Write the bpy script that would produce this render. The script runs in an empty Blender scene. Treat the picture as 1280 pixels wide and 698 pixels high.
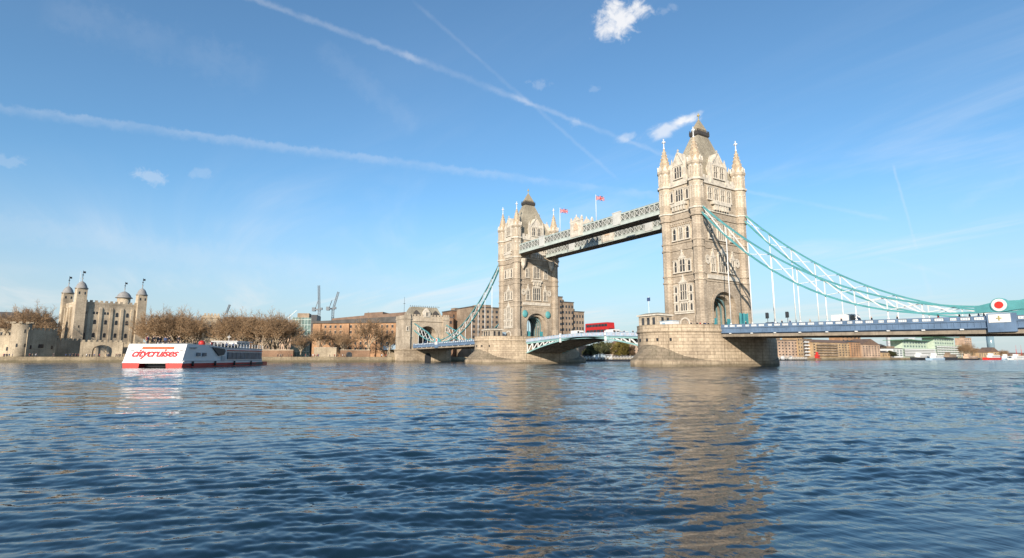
import bpy, bmesh, math, random
import numpy as np
from mathutils import Vector, Matrix
R = math.radians
random.seed(7)
SC = bpy.context.scene
COL = SC.collection

# ------------------------------------------------------------------ camera
CAM = np.array([134.738, -122.194, 1.566]); YAW = R(56.942); PIT = R(8.124); FPX = 693.541
cd = bpy.data.cameras.new('camera'); cam = bpy.data.objects.new('camera', cd); COL.objects.link(cam)
cam.location = CAM; cam.rotation_euler = (R(90) + PIT, 0, YAW)
cd.sensor_width = 36; cd.lens = 36 * FPX / 1280; cd.clip_start = .1; cd.clip_end = 40000
SC.camera = cam
FWD = np.array([-math.sin(YAW) * math.cos(PIT), math.cos(YAW) * math.cos(PIT), math.sin(PIT)])
RGT = np.array([math.cos(YAW), math.sin(YAW), 0.]); UPV = np.cross(RGT, FWD)
def ray(px, py):
    d = FWD + RGT * (px - 640) / FPX - UPV * (py - 349) / FPX
    return d / np.linalg.norm(d)

# ------------------------------------------------------------------ light
SUN_EL, SUN_AZ = 18.6, math.atan2(0.65, -0.76)     # azimuth from +Y towards +X
SUNV = Vector((math.sin(SUN_AZ) * math.cos(R(SUN_EL)), math.cos(SUN_AZ) * math.cos(R(SUN_EL)), math.sin(R(SUN_EL))))
sl = bpy.data.lights.new('sun', 'SUN'); sl.energy = 5.0; sl.angle = R(.53); sl.color = (1, .88, .74)
so = bpy.data.objects.new('sun', sl); COL.objects.link(so)
so.rotation_euler = (-SUNV).to_track_quat('-Z', 'Y').to_euler(); so.location = (200, -200, 120)
vs = SC.view_settings
vs.view_transform = 'Standard'; vs.look = 'None'; vs.gamma = 1; vs.use_curve_mapping = False; vs.exposure = 0.5

W = bpy.data.worlds.new('World'); SC.world = W; W.use_nodes = True
class NT:
    """small helper for node trees"""
    def __init__(s, tree): s.t = tree; s.n = tree.nodes; s.l = tree.links
    def new(s, kind, **kw):
        n = s.n.new(kind)
        for k, v in kw.items(): setattr(n, k, v)
        return n
    def put(s, sock, v):
        if isinstance(v, bpy.types.NodeSocket): s.l.new(v, sock)
        elif v is not None:
            if hasattr(sock.default_value, '__len__') and len(sock.default_value) == 4 and len(v) == 3: v = (*v, 1)
            sock.default_value = v
    def math(s, op, a, b=0., c=0., clamp=False):
        n = s.new('ShaderNodeMath', operation=op, use_clamp=clamp)
        s.put(n.inputs[0], a); s.put(n.inputs[1], b); s.put(n.inputs[2], c); return n.outputs[0]
    def vec(s, op, a, b=None, out=0):
        n = s.new('ShaderNodeVectorMath', operation=op); s.put(n.inputs[0], a)
        if op == 'SCALE': s.put(n.inputs['Scale'], b)
        elif b is not None: s.put(n.inputs[1], b)
        return n.outputs['Value'] if out else n.outputs[0]
    def noise(s, v, scale, detail=3, rough=.5, dist=0, dims='3D'):
        n = s.new('ShaderNodeTexNoise', noise_dimensions=dims); s.put(n.inputs['Vector'], v)
        n.inputs['Scale'].default_value = scale; n.inputs['Detail'].default_value = detail
        n.inputs['Roughness'].default_value = rough; n.inputs['Distortion'].default_value = dist
        return n.outputs[0]
    def ramp(s, f, a, b, lo=0., hi=1.):
        n = s.new('ShaderNodeMapRange', clamp=True, interpolation_type='SMOOTHSTEP')
        s.put(n.inputs[0], f); n.inputs[1].default_value = a; n.inputs[2].default_value = b
        n.inputs[3].default_value = lo; n.inputs[4].default_value = hi; return n.outputs[0]
    def mix(s, f, a, b, mode='MIX'):
        n = s.new('ShaderNodeMix', data_type='RGBA', blend_type=mode)
        s.put(n.inputs[0], f); s.put(n.inputs[6], a); s.put(n.inputs[7], b); return n.outputs[2]

def build_world():
    t = NT(W.node_tree); bg = t.n['Background']
    sky = t.new('ShaderNodeTexSky', sky_type='NISHITA', sun_disc=False)
    sky.sun_elevation = R(SUN_EL); sky.sun_rotation = SUN_AZ; sky.altitude = 0
    sky.air_density = 1.0; sky.dust_density = .4; sky.ozone_density = 3.2
    d = t.new('ShaderNodeTexCoord').outputs['Generated']
    d = t.vec('NORMALIZE', d)
    sep = t.new('ShaderNodeSeparateXYZ'); t.l.new(d, sep.inputs[0]); dz = sep.outputs[2]
    # high cirrus: a sheet seen in perspective
    k = t.math('DIVIDE', 1., t.math('MAXIMUM', t.math('ADD', dz, .06), .02))
    sheet = t.vec('SCALE', d, k)
    mp = t.new('ShaderNodeMapping', vector_type='POINT'); t.l.new(sheet, mp.inputs[0])
    mp.inputs['Rotation'].default_value = (0, 0, R(-50)); mp.inputs['Scale'].default_value = (.35, 1.5, .3)
    c1 = t.noise(mp.outputs[0], .8, 6, .62, .9); c2 = t.noise(sheet, .33, 3, .5)
    veil = t.math('MULTIPLY', t.ramp(c1, .42, .8), t.ramp(c2, .36, .62))
    low = t.ramp(dz, .02, .4, 1., .35)
    total = t.math('MULTIPLY', t.math('MULTIPLY', veil, .62), low)
    wob = t.noise(d, 9, 4, .6); wobc = t.math('SUBTRACT', wob, .5)
    fine = t.noise(d, 70, 4, .65); patch = t.noise(d, 16, 3, .6)
    def add(m):
        nonlocal total
        total = t.math('ADD', total, m, clamp=True)
    def trail(p, q, w, amp, wobble=.012, one_side=0., brk=.42):
        w *= 1.3; amp *= .27; wobble *= .45
        A, B = Vector(ray(*p)), Vector(ray(*q))
        n = A.cross(B).normalized(); tg = (B - A).normalized()
        if n.z < 0: n = -n
        s0, s1 = A.dot(tg), B.dot(tg)
        s = t.math('ADD', t.vec('DOT_PRODUCT', d, tuple(n), 1), t.math('MULTIPLY', wobc, wobble))
        s = t.math('ADD', s, t.math('MULTIPLY', t.math('SUBTRACT', fine, .5), w * 1.5))
        al = t.vec('DOT_PRODUCT', d, tuple(tg), 1)
        # sharper on one edge, feathered on the other
        up = t.ramp(s, 0, w * (1 + one_side), 1, 0); dn = t.ramp(s, -w * (1 - .6 * one_side), 0, 0, 1)
        m = t.math('MULTIPLY', up, dn)
        e = (s1 - s0) * .05
        m = t.math('MULTIPLY', m, t.math('MULTIPLY', t.ramp(al, s0 - e, s0 + e), t.ramp(al, s1 - e, s1 + e, 1, 0)))
        m = t.math('MULTIPLY', m, t.ramp(patch, brk - .2, brk + .22, .25, 1))
        add(t.math('MULTIPLY', m, amp))
    trail((-60, 124), (400, 189), .0085, .55, .010, -.5, .42)
    trail((380, 186), (830, 245), .0085, .5, .010, -.4, .45)
    trail((300, -8), (520, 74), .006, .5, .010)
    trail((500, 66), (660, 129), .0065, .5, .010)
    trail((640, 121), (850, 201), .005, .5, .008)
    trail((520, 5), (660, 128), .004, .22, .006)
    trail((650, 118), (772, 224), .004, .26, .006)
    trail((1117, 208), (1146, 312), .0022, .5, .003)
    trail((920, 236), (1110, 274), .004, .34, .012)
    trail((1100, 322), (1190, 346), .004, .25, .010)
    trail((1150, 330), (1164, 372), .004, .22, .008)
    trail((1190, 262), (1300, 205), .010, .2, .012)
    trail((-40, 278), (420, 336), .022, .30, .03)
    trail((150, 318), (560, 362), .024, .26, .03)
    trail((60, 8), (330, 96), .03, .16, .03)
    trail((400, 60), (520, 160), .02, .14, .03)
    def puff(px, py, w, h, amp, tilt=0., k=1.1, sc=26):
        if w < 16: amp *= .28; k = 1.6; w *= 1.5; h *= 1.5; sc = 60
        c = Vector(ray(px, py)); r = Vector((c.y, -c.x, 0)).normalized(); u = r.cross(c)
        r2 = r * math.cos(tilt) + u * math.sin(tilt); u2 = u * math.cos(tilt) - r * math.sin(tilt)
        a, b = w / FPX * .72, h / FPX * .72
        x = t.math('DIVIDE', t.vec('DOT_PRODUCT', d, tuple(r2), 1), a); y = t.math('DIVIDE', t.vec('DOT_PRODUCT', d, tuple(u2), 1), b)
        rad = t.math('SQRT', t.math('ADD', t.math('MULTIPLY', x, x), t.math('MULTIPLY', y, y)))
        nz = t.noise(d, sc, 6, .6, .4)
        v = t.math('ADD', rad, t.math('MULTIPLY', t.math('SUBTRACT', nz, .5), k * 2.2))
        m = t.math('MULTIPLY', t.ramp(v, .28, 1.0, 1, 0), t.ramp(t.vec('DOT_PRODUCT', d, tuple(c), 1), 0., .3))
        add(t.math('MULTIPLY', m, amp))
    puff(773, 24, 48, 31, .78, .25, 1.05, 38); puff(836, 161, 50, 15, .55, .32, .9); puff(856, 150, 30, 9, .4, .3, 1.0); puff(780, 172, 20, 9, .28, .2)
    puff(190, 221, 15.9, 9, .8, 0); puff(252, 218, 14, 6, .35, 0); puff(673, 106, 12, 6, .4); puff(718, 153, 12, 7, .4)
    puff(14, 202, 14, 6, .4); puff(834, 12, 12, 6, .35); puff(742, 112, 10, 5, .3)
    tint = t.mix(1., sky.outputs[0], (.79, 1.05, 1.11), 'MULTIPLY')
    veil_lo = t.ramp(dz, -.02, .30, .85, .03)
    hz = t.mix(1., (3.35, 3.75, 4.15), (1, 1, 1), 'MULTIPLY')
    tint = t.mix(veil_lo, tint, hz)
    white = t.ramp(dz, 0., .5, 5.6, 6.6)
    wc = t.new('ShaderNodeCombineXYZ'); t.l.new(white, wc.inputs[0]); t.l.new(t.math('MULTIPLY', white, .975), wc.inputs[1]); t.l.new(t.math('MULTIPLY', white, .95), wc.inputs[2])
    out = t.mix(total, tint, wc.outputs[0])
    t.l.new(out, bg.inputs[0]); bg.inputs[1].default_value = 0.118
build_world()

# ------------------------------------------------------------------ helpers
def tag(o, label=None, cat=None, group=None, kind=None):
    for k, v in (('label', label), ('category', cat), ('group', group), ('kind', kind)):
        if v: o[k] = v
    return o
def thing(name, label, cat, loc=(0, 0, 0), rz=0., group=None):
    o = bpy.data.objects.new(name, None); COL.objects.link(o); o.location = loc; o.rotation_euler = (0, 0, rz)
    o.empty_display_size = .5
    return tag(o, label, cat, group)
def link(name, me, parent=None, loc=(0, 0, 0), rz=0.):
    o = bpy.data.objects.new(name, me); COL.objects.link(o); o.parent = parent; o.location = loc; o.rotation_euler = (0, 0, rz)
    return o
def copy_tree(o, parent=None):
    c = o.copy(); COL.objects.link(c); c.parent = parent
    for ch in list(o.children): copy_tree(ch, c)
    return c

class MB:
    def __init__(s): s.v = []; s.f = []; s.m = []; s.sm = []
    def add(s, vs, fs, mat=0, smooth=False):
        b = len(s.v); s.v += [tuple(p) for p in vs]
        for f in fs: s.f.append(tuple(i + b for i in f)); s.m.append(mat); s.sm.append(smooth)
        return s
    def box(s, x0, x1, y0, y1, z0, z1, mat=0):
        return s.add([(x0, y0, z0), (x1, y0, z0), (x1, y1, z0), (x0, y1, z0), (x0, y0, z1), (x1, y0, z1), (x1, y1, z1), (x0, y1, z1)],
                     [(3, 2, 1, 0), (4, 5, 6, 7), (0, 1, 5, 4), (1, 2, 6, 5), (2, 3, 7, 6), (3, 0, 4, 7)], mat)
    def loft(s, rings, mat=0, caps=True, smooth=False, closed=True):
        n = len(rings[0]); vs = [p for r in rings for p in r]; fs = []
        for k in range(len(rings) - 1):
            for i in range(n if closed else n - 1):
                j = (i + 1) % n; fs.append((k * n + i, k * n + j, (k + 1) * n + j, (k + 1) * n + i))
        s.add(vs, fs, mat, smooth)
        if caps and closed:
            b = len(s.v) - len(vs)
            s.f.append(tuple(b + i for i in reversed(range(n)))); s.m.append(mat); s.sm.append(False)
            s.f.append(tuple(b + (len(rings) - 1) * n + i for i in range(n))); s.m.append(mat); s.sm.append(False)
        return s
    def prism(s, poly, z0, z1, mat=0):
        return s.loft([[(x, y, z0) for x, y in poly], [(x, y, z1) for x, y in poly]], mat)
    def xprism(s, poly, x0, x1, mat=0):          # polygon in (y,z), pushed along x
        return s.loft([[(x0, y, z) for y, z in poly], [(x1, y, z) for y, z in poly]], mat)
    def yprism(s, poly, y0, y1, mat=0):          # polygon in (x,z), pushed along y
        return s.loft([[(x, y0, z) for x, z in poly], [(x, y1, z) for x, z in poly]], mat)
    def bar(s, p, q, w, h, mat=0):
        p, q = Vector(p), Vector(q); d = (q - p)
        if d.length < 1e-6: return s
        d.normalize(); u = Vector((0, 0, 1)) if abs(d.z) < .98 else Vector((1, 0, 0))
        r = d.cross(u).normalized() * (w / 2); t = r.cross(d).normalized() * (h / 2)
        return s.loft([[p - r - t, p + r - t, p + r + t, p - r + t], [q - r - t, q + r - t, q + r + t, q - r + t]], mat)
    def cone(s, c, r0, r1, z0, z1, n=8, mat=0, rot=0., smooth=False, caps=True):
        def ring(r, z): return [(c[0] + r * math.cos(rot + 2 * math.pi * i / n), c[1] + r * math.sin(rot + 2 * math.pi * i / n), z) for i in range(n)]
        return s.loft([ring(r0, z0), ring(r1, z1)], mat, caps, smooth)
    def lathe(s, c, prof, n=16, mat=0, smooth=True, rot=0.):
        return s.loft([[(c[0] + r * math.cos(rot + 2 * math.pi * i / n), c[1] + r * math.sin(rot + 2 * math.pi * i / n), z) for i in range(n)] for r, z in prof], mat, True, smooth)
    def tube(s, p, q, r0, r1, n=6, mat=0, smooth=True):
        p, q = Vector(p), Vector(q); d = (q - p)
        if d.length < 1e-6: return s
        d.normalize(); u = Vector((0, 0, 1)) if abs(d.z) < .95 else Vector((1, 0, 0))
        a = d.cross(u).normalized(); b = a.cross(d)
        def ring(c, r): return [c + a * (r * math.cos(2 * math.pi * i / n)) + b * (r * math.sin(2 * math.pi * i / n)) for i in range(n)]
        return s.loft([ring(p, r0), ring(q, r1)], mat, True, smooth)
    def mesh(s, name, mats, uv=True, fix=True):
        me = bpy.data.meshes.new(name); me.from_pydata(s.v, [], s.f)
        for m in (mats if isinstance(mats, (list, tuple)) else [mats]): me.materials.append(m)
        me.polygons.foreach_set('material_index', s.m); me.polygons.foreach_set('use_smooth', s.sm)
        if fix and len(s.f) < 20000:
            bm = bmesh.new(); bm.from_mesh(me); bmesh.ops.recalc_face_normals(bm, faces=bm.faces[:]); bm.to_mesh(me); bm.free()
        if uv:
            nl = len(me.loops); np_ = len(me.polygons)
            nr = np.empty(np_ * 3, np.float32); me.polygons.foreach_get('normal', nr); nr = nr.reshape(-1, 3)
            lt = np.empty(np_, np.int32); me.polygons.foreach_get('loop_total', lt)
            vi = np.empty(nl, np.int32); me.loops.foreach_get('vertex_index', vi)
            co = np.empty(len(me.vertices) * 3, np.float32); me.vertices.foreach_get('co', co); co = co.reshape(-1, 3)[vi]
            ln = np.repeat(nr, lt, axis=0)
            h = np.stack([-ln[:, 1], ln[:, 0]], 1); hl = np.linalg.norm(h, axis=1)
            flat = hl < .35; h[~flat] /= hl[~flat][:, None]; h[flat] = (1, 0)
            u = (co[:, :2] * h).sum(1); v = np.where(flat, co[:, 1], co[:, 2])
            lay = me.uv_layers.new(name='UVMap'); lay.data.foreach_set('uv', np.stack([u, v], 1).astype(np.float32).ravel())
        me.update(); return me
    def build(s, name, mats, parent=None, loc=(0, 0, 0), rz=0., **kw):
        return link(name, s.mesh(name, mats, **kw), parent, loc, rz)

def z_at(x, y, py):
    """height of the point above (x,y) that lies on picture row py"""
    d0 = np.array([x, y, 0.]) - CAM; k = (349 - py) / FPX
    return (k * (d0 @ FWD) - d0 @ UPV) / (UPV[2] - k * FWD[2])
def hit(px, P, Q):
    """where the view line of column px crosses the ground line PQ"""
    d = FWD + RGT * (px - 640) / FPX
    # column px is a vertical plane containing UPV; use the horizon row for its ground direction
    d = ray(px, 449); ex, ey = Q[0] - P[0], Q[1] - P[1]
    det = d[0] * (-ey) + ex * d[1]; rx, ry = P[0] - CAM[0], P[1] - CAM[1]
    t = (rx * (-ey) + ex * ry) / det
    return (CAM[0] + d[0] * t, CAM[1] + d[1] * t)
def at(px, D):
    d = ray(px, 449); t = D / (d @ FWD); return (CAM[0] + d[0] * t, CAM[1] + d[1] * t)

# ------------------------------------------------------------------ materials
MAT = {}
def base(name):
    m = bpy.data.materials.new(name); m.use_nodes = True; t = NT(m.node_tree); return m, t, t.n['Principled BSDF']
def plain(name, col, rough=.6, var=.18, scale=1.2, metal=0., streak=0., spec=.4):
    m, t, b = base(name); tc = t.new('ShaderNodeTexCoord').outputs['Object']
    n = t.noise(tc, scale, 5, .6)
    c = t.mix(t.ramp(n, .3, .7), tuple(x * (1 - var) for x in col), tuple(min(1, x * (1 + var)) for x in col))
    if streak:
        mp = t.new('ShaderNodeMapping'); t.l.new(tc, mp.inputs[0]); mp.inputs['Scale'].default_value = (3, 3, .12)
        s = t.noise(mp.outputs[0], 1.6, 4, .6); c = t.mix(t.math('MULTIPLY', t.ramp(s, .5, .75), streak), c, (.05, .04, .03))
    t.put(b.inputs['Base Color'], c); b.inputs['Roughness'].default_value = rough; b.inputs['Metallic'].default_value = metal
    b.inputs['Specular IOR Level'].default_value = spec
    MAT[name] = m; return m
def masonry(name, c1, c2, mortar, bw=1.1, bh=.45, msize=.02, stain=.4, stain_col=(.07, .05, .035), tide=None, bump=.5, rough=.85, big=.10):
    m, t, b = base(name); tcn = t.new('ShaderNodeTexCoord'); uv = tcn.outputs['UV']; tc = tcn.outputs['Object']
    br = t.new('ShaderNodeTexBrick'); t.l.new(uv, br.inputs['Vector'])
    t.put(br.inputs['Color1'], c1); t.put(br.inputs['Color2'], c2); t.put(br.inputs['Mortar'], mortar)
    br.inputs['Scale'].default_value = 1; br.inputs['Mortar Size'].default_value = msize; br.inputs['Mortar Smooth'].default_value = .3
    br.inputs['Brick Width'].default_value = bw; br.inputs['Row Height'].default_value = bh; br.inputs['Bias'].default_value = 0
    c = br.outputs['Color']
    n = t.noise(tc, big, 6, .62); c = t.mix(1., c, t.mix(t.ramp(n, .3, .72), (.60, .58, .56), (1.16, 1.14, 1.10)), 'MULTIPLY')
    n2 = t.noise(tc, 1.7, 5, .65); c = t.mix(1., c, t.mix(t.ramp(n2, .3, .7), (.84, .83, .82), (1.1, 1.1, 1.1)), 'MULTIPLY')
    mp = t.new('ShaderNodeMapping'); t.l.new(tc, mp.inputs[0]); mp.inputs['Scale'].default_value = (1.4, 1.4, .07)
    s = t.noise(mp.outputs[0], 1., 5, .65); c = t.mix(t.math('MULTIPLY', t.ramp(s, .5, .74), stain), c, stain_col)
    if tide:
        sp = t.new('ShaderNodeSeparateXYZ'); t.l.new(tc, sp.inputs[0])
        lv = t.math('ADD', sp.outputs[2], t.math('MULTIPLY', t.math('SUBTRACT', t.noise(tc, .5, 4, .6), .5), 1.3))
        c = t.mix(t.ramp(lv, tide[0], tide[1], tide[2], 0), c, (.055, .05, .028))
    t.put(b.inputs['Base Color'], c); b.inputs['Roughness'].default_value = rough; b.inputs['Specular IOR Level'].default_value = .25
    bp = t.new('ShaderNodeBump'); bp.inputs['Strength'].default_value = bump; bp.inputs['Distance'].default_value = .05
    hgt = t.math('ADD', t.math('MULTIPLY', br.outputs['Fac'], -1), t.math('MULTIPLY', t.noise(tc, 5, 4, .6), .8))
    t.l.new(hgt, bp.inputs['Height']); t.l.new(bp.outputs[0], b.inputs['Normal'])
    MAT[name] = m; return m
def glassy(name, col, rough=.08, spec=.6, var=.5, scale=.8):
    m, t, b = base(name); tc = t.new('ShaderNodeTexCoord').outputs['Object']
    n = t.noise(tc, scale, 2, .5)
    t.put(b.inputs['Base Color'], t.mix(t.ramp(n, .35, .65), tuple(x * (1 - var) for x in col), tuple(x * (1 + var) for x in col)))
    b.inputs['Roughness'].default_value = rough; b.inputs['Specular IOR Level'].default_value = spec
    MAT[name] = m; return m

granite = masonry('rough_granite', (.50, .43, .345), (.405, .345, .275), (.28, .24, .185), 1.0, .42, .025, .4, (.15, .115, .085))
ashlar = masonry('pale_ashlar', (.53, .46, .365), (.46, .395, .31), (.32, .275, .22), 1.1, .5, .02, .4, (.16, .12, .085))
pierstone = masonry('pier_granite', (.52, .43, .32), (.40, .325, .24), (.18, .145, .105), 1.9, .78, .035, .6, (.10, .072, .045), (-.2, 1.1, .55), .6)
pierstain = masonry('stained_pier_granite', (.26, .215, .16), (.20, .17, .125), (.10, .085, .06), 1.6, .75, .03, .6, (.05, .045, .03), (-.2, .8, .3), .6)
trim = plain('portland_stone', (.54, .49, .41), .8, .2, 1.0, 0, .4)
slate = masonry('roof_slate', (.40, .365, .285), (.34, .31, .245), (.24, .215, .17), .7, .34, .03, .2, (.10, .085, .05), None, .5, .65)
lead = plain('dark_lead', (.05, .045, .04), .6)
gold = plain('gilding', (.55, .42, .17), .4, .1, 1, .4)
winglass = glassy('window_glass', (.035, .035, .037))
teal = plain('teal_paint', (.09, .30, .31), .45, .14, .5, 0, .18)
tealdk = plain('deep_teal_paint', (.05, .25, .28), .45, .16, .5, 0, .2)
paleteal = plain('pale_teal_paint', (.24, .42, .41), .5, .14, .6, 0, .25)
white = plain('white_paint', (.66, .66, .64), .5, .07, .8, 0, .12)
blue = plain('bridge_blue_paint', (.12, .185, .28), .45, .16, .5, 0, .25)
bluepale = plain('pale_blue_paint', (.32, .44, .55), .5, .14, .5, 0, .18)
under = plain('rusty_underside', (.27, .225, .17), .85, .25, .6, 0, .4)
asphalt = plain('asphalt', (.055, .055, .055), .9, .2, .6)
redp = plain('red_paint', (.55, .035, .025), .4, .12, .6)
busred = plain('bus_red', (.42, .02, .018), .3, .08, .6)
darkmetal = plain('dark_metal', (.03, .032, .036), .5)
ragstone = masonry('kentish_ragstone', (.50, .425, .315), (.43, .365, .27), (.28, .23, .165), .9, .4, .03, .35)
keepstone = masonry('keep_stone', (.60, .51, .385), (.53, .45, .34), (.31, .26, .19), 1.0, .45, .03, .3)
bare = plain('brown_twigs', (.32, .21, .118), .9, .3, .1)
bark = plain('plane_bark', (.35, .28, .195), .9, .3, .6)

# ------------------------------------------------------------------ water
WZ = -.35
def build_water():
    rng = np.random.default_rng(5)
    th = np.concatenate([np.arange(-52, 52, .075), np.arange(52, 308, 4.)])
    th = np.radians(th) + YAW
    r = [.7]
    while r[-1] < 130: r.append(r[-1] * (1 + .0052 + .004 * min(1, r[-1] / 60)))
    while r[-1] < 330: r.append(r[-1] * 1.012)
    while r[-1] < 9000: r.append(r[-1] * 1.12)
    r = np.array(r); n, k = len(r), len(th)
    dr = np.gradient(r)
    RR, TT = np.meshgrid(r, th, indexing='ij')
    X = CAM[0] - RR * np.sin(TT); Y = CAM[1] + RR * np.cos(TT)
    Z = np.zeros_like(X); DX = np.zeros_like(X); DY = np.zeros_like(X)
    SP = np.repeat(np.maximum(dr * .6, .012)[:, None], k, 1)
    # wind sea: crests lie roughly across the view, running slightly up to the right
    main = YAW + R(186)
    # slow gusts that make patches of rougher and smoother water
    gust = np.zeros_like(X)
    for i in range(7):
        a = rng.uniform(0, 2 * math.pi); kk = 2 * math.pi / rng.uniform(9, 34)
        gust += np.sin(kk * (X * math.cos(a) + Y * math.sin(a)) + rng.uniform(0, 6.28))
    gust = np.clip(1 + .20 * gust, .35, 1.7)
    lam = np.exp(np.linspace(math.log(.10), math.log(8.), 88))
    for L in lam:
        L *= rng.uniform(.96, 1.04)
        a = main + rng.normal(0, R(26) if L < 1. else R(15)); kk = 2 * math.pi / L
        slope = .0175 * (1.7 if L < .5 else 1.1 if L < .8 else .92 * (.8 / L) ** .62)
        
        A = slope * L / (2 * math.pi) * rng.uniform(.6, 1.4)
        att = np.clip((L / SP - 2.2) / 2.5, 0, 1)
        if L < 3: att = att * gust
        if L > 1.2: att = att * (1 + 1.3 * np.clip((RR - 18) / 50, 0, 1))
        cx, cy = math.sin(-a), math.cos(a)
        ph = kk * (X * cx + Y * cy) + rng.uniform(0, 6.283)
        s, c = np.sin(ph), np.cos(ph)
        Z += A * att * s; DX -= .8 * A * att * c * -cx * -1; DY -= .8 * A * att * c * cy
    X = X + DX; Y = Y + DY
    co = np.stack([X, Y, Z + WZ], -1).reshape(-1, 3)
    ii = np.arange(n - 1)[:, None]; jj = np.arange(k)[None, :]; j2 = (jj + 1) % k
    quads = np.stack([ii * k + jj, ii * k + j2, (ii + 1) * k + j2, (ii + 1) * k + jj], -1).reshape(-1, 4)
    fan = np.arange(k)
    me = bpy.data.meshes.new('river_water'); nv = len(co); nf = len(quads)
    me.vertices.add(nv); me.vertices.foreach_set('co', co.astype(np.float32).ravel())
    me.loops.add(nf * 4); me.loops.foreach_set('vertex_index', quads[:, ::-1].astype(np.int32).ravel())
    me.polygons.add(nf); me.polygons.foreach_set('loop_start', np.arange(0, nf * 4, 4, dtype=np.int32))
    me.polygons.foreach_set('use_smooth', np.ones(nf, bool))
    me.update(calc_edges=True)
    m, t, b = base('river_water'); tc = t.new('ShaderNodeTexCoord').outputs['Object']
    big = t.noise(tc, .02, 3, .5)
    t.put(b.inputs['Base Color'], t.mix(t.ramp(big, .35, .65), (.004, .016, .030), (.007, .022, .036)))
    b.inputs['Roughness'].default_value = .06; b.inputs['IOR'].default_value = 1.333
    b.inputs['Specular IOR Level'].default_value = .5
    mp = t.new('ShaderNodeMapping'); t.l.new(tc, mp.inputs[0]); mp.inputs['Rotation'].default_value = (0, 0, -main); mp.inputs['Scale'].default_value = (.32, 1., 1.)
    gu = t.noise(tc, .045, 3, .55)
    h = t.math('MULTIPLY', t.noise(mp.outputs[0], 7., 3, .55), .016)
    h = t.math('ADD', h, t.math('MULTIPLY', t.noise(mp.outputs[0], 2.2, 3, .55), .05))
    h = t.math('ADD', h, t.math('MULTIPLY', t.noise(mp.outputs[0], .55, 3, .5), .10))
    far = t.ramp(t.new('ShaderNodeCameraData').outputs['View Distance'], 12, 90, .22, 1.) if False else None
    # rougher sea away from the sheltered bank (position in the river, not the viewer)
    dist = t.vec('LENGTH', t.vec('SUBTRACT', tc, (CAM[0], CAM[1], 0)), None, 1)
    amt = t.math('MULTIPLY', t.ramp(dist, 8, 90, .42, 2.1), t.ramp(gu, .3, .7, .6, 1.25))
    bp = t.new('ShaderNodeBump'); bp.inputs['Distance'].default_value = 1.
    t.l.new(h, bp.inputs['Height']); t.l.new(amt, bp.inputs['Strength']); t.l.new(bp.outputs[0], b.inputs['Normal'])
    t.l.new(t.ramp(dist, 15, 150, .03, .10), b.inputs['Roughness'])
    me.materials.append(m)
    tag(link('river', me), kind='structure')
build_water()

# ------------------------------------------------------------------ banks
BANK = [(-420, -900), (-330, -420), (-205, -185), (-150, -52), (-140, -17), (-140, 17), (-136, 60), (-134, 240), (-134, 1600), (-134, 6000)]
GZ = 2.0
def build_banks():
    g = MB()
    top = [(x, y, GZ) for x, y in BANK] + [(-9000, 6000, GZ), (-9000, -900, GZ)]
    g.add(top, [tuple(range(len(top)))])
    tag(g.build('ground', plain('riverside_ground', (.16, .145, .12), .9, .3, .05)), kind='structure')
    ws = masonry('embankment_stone', (.34, .28, .19), (.28, .235, .165), (.16, .13, .09), 1.5, .55, .03, .5, (.07, .055, .03), (.2, 1.0, .6))
    w = MB()
    for (a, b) in zip(BANK[:-2], BANK[1:-1]):
        dx, dy = b[0] - a[0], b[1] - a[1]; L = math.hypot(dx, dy); nx, ny = -dy / L, dx / L
        if nx < 0: nx, ny = -nx, -ny
        w.add([(a[0], a[1], -3), (b[0], b[1], -3), (b[0], b[1], GZ + .02), (a[0], a[1], GZ + .02), (a[0] + nx * .7, a[1] + ny * .7, -3), (b[0] + nx * .7, b[1] + ny * .7, -3), (b[0] + nx * .45, b[1] + ny * .45, GZ + .25), (a[0] + nx * .45, a[1] + ny * .45, GZ + .25), (a[0] - nx * .2, a[1] - ny * .2, GZ + .25), (b[0] - nx * .2, b[1] - ny * .2, GZ + .25), (a[0] - nx * .2, a[1] - ny * .2, GZ - .2), (b[0] - nx * .2, b[1] - ny * .2, GZ - .2)],
              [(4, 5, 6, 7), (7, 6, 9, 8), (8, 9, 11, 10)])
    wo = w.build('embankment_wall', ws)
    tag(wo, 'low stone embankment wall along the far river bank', 'embankment wall')
    f = MB()                                                # timber fenders on the castle wharf
    P, Q = BANK[1], BANK[3]
    return ws
build_banks()

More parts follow.
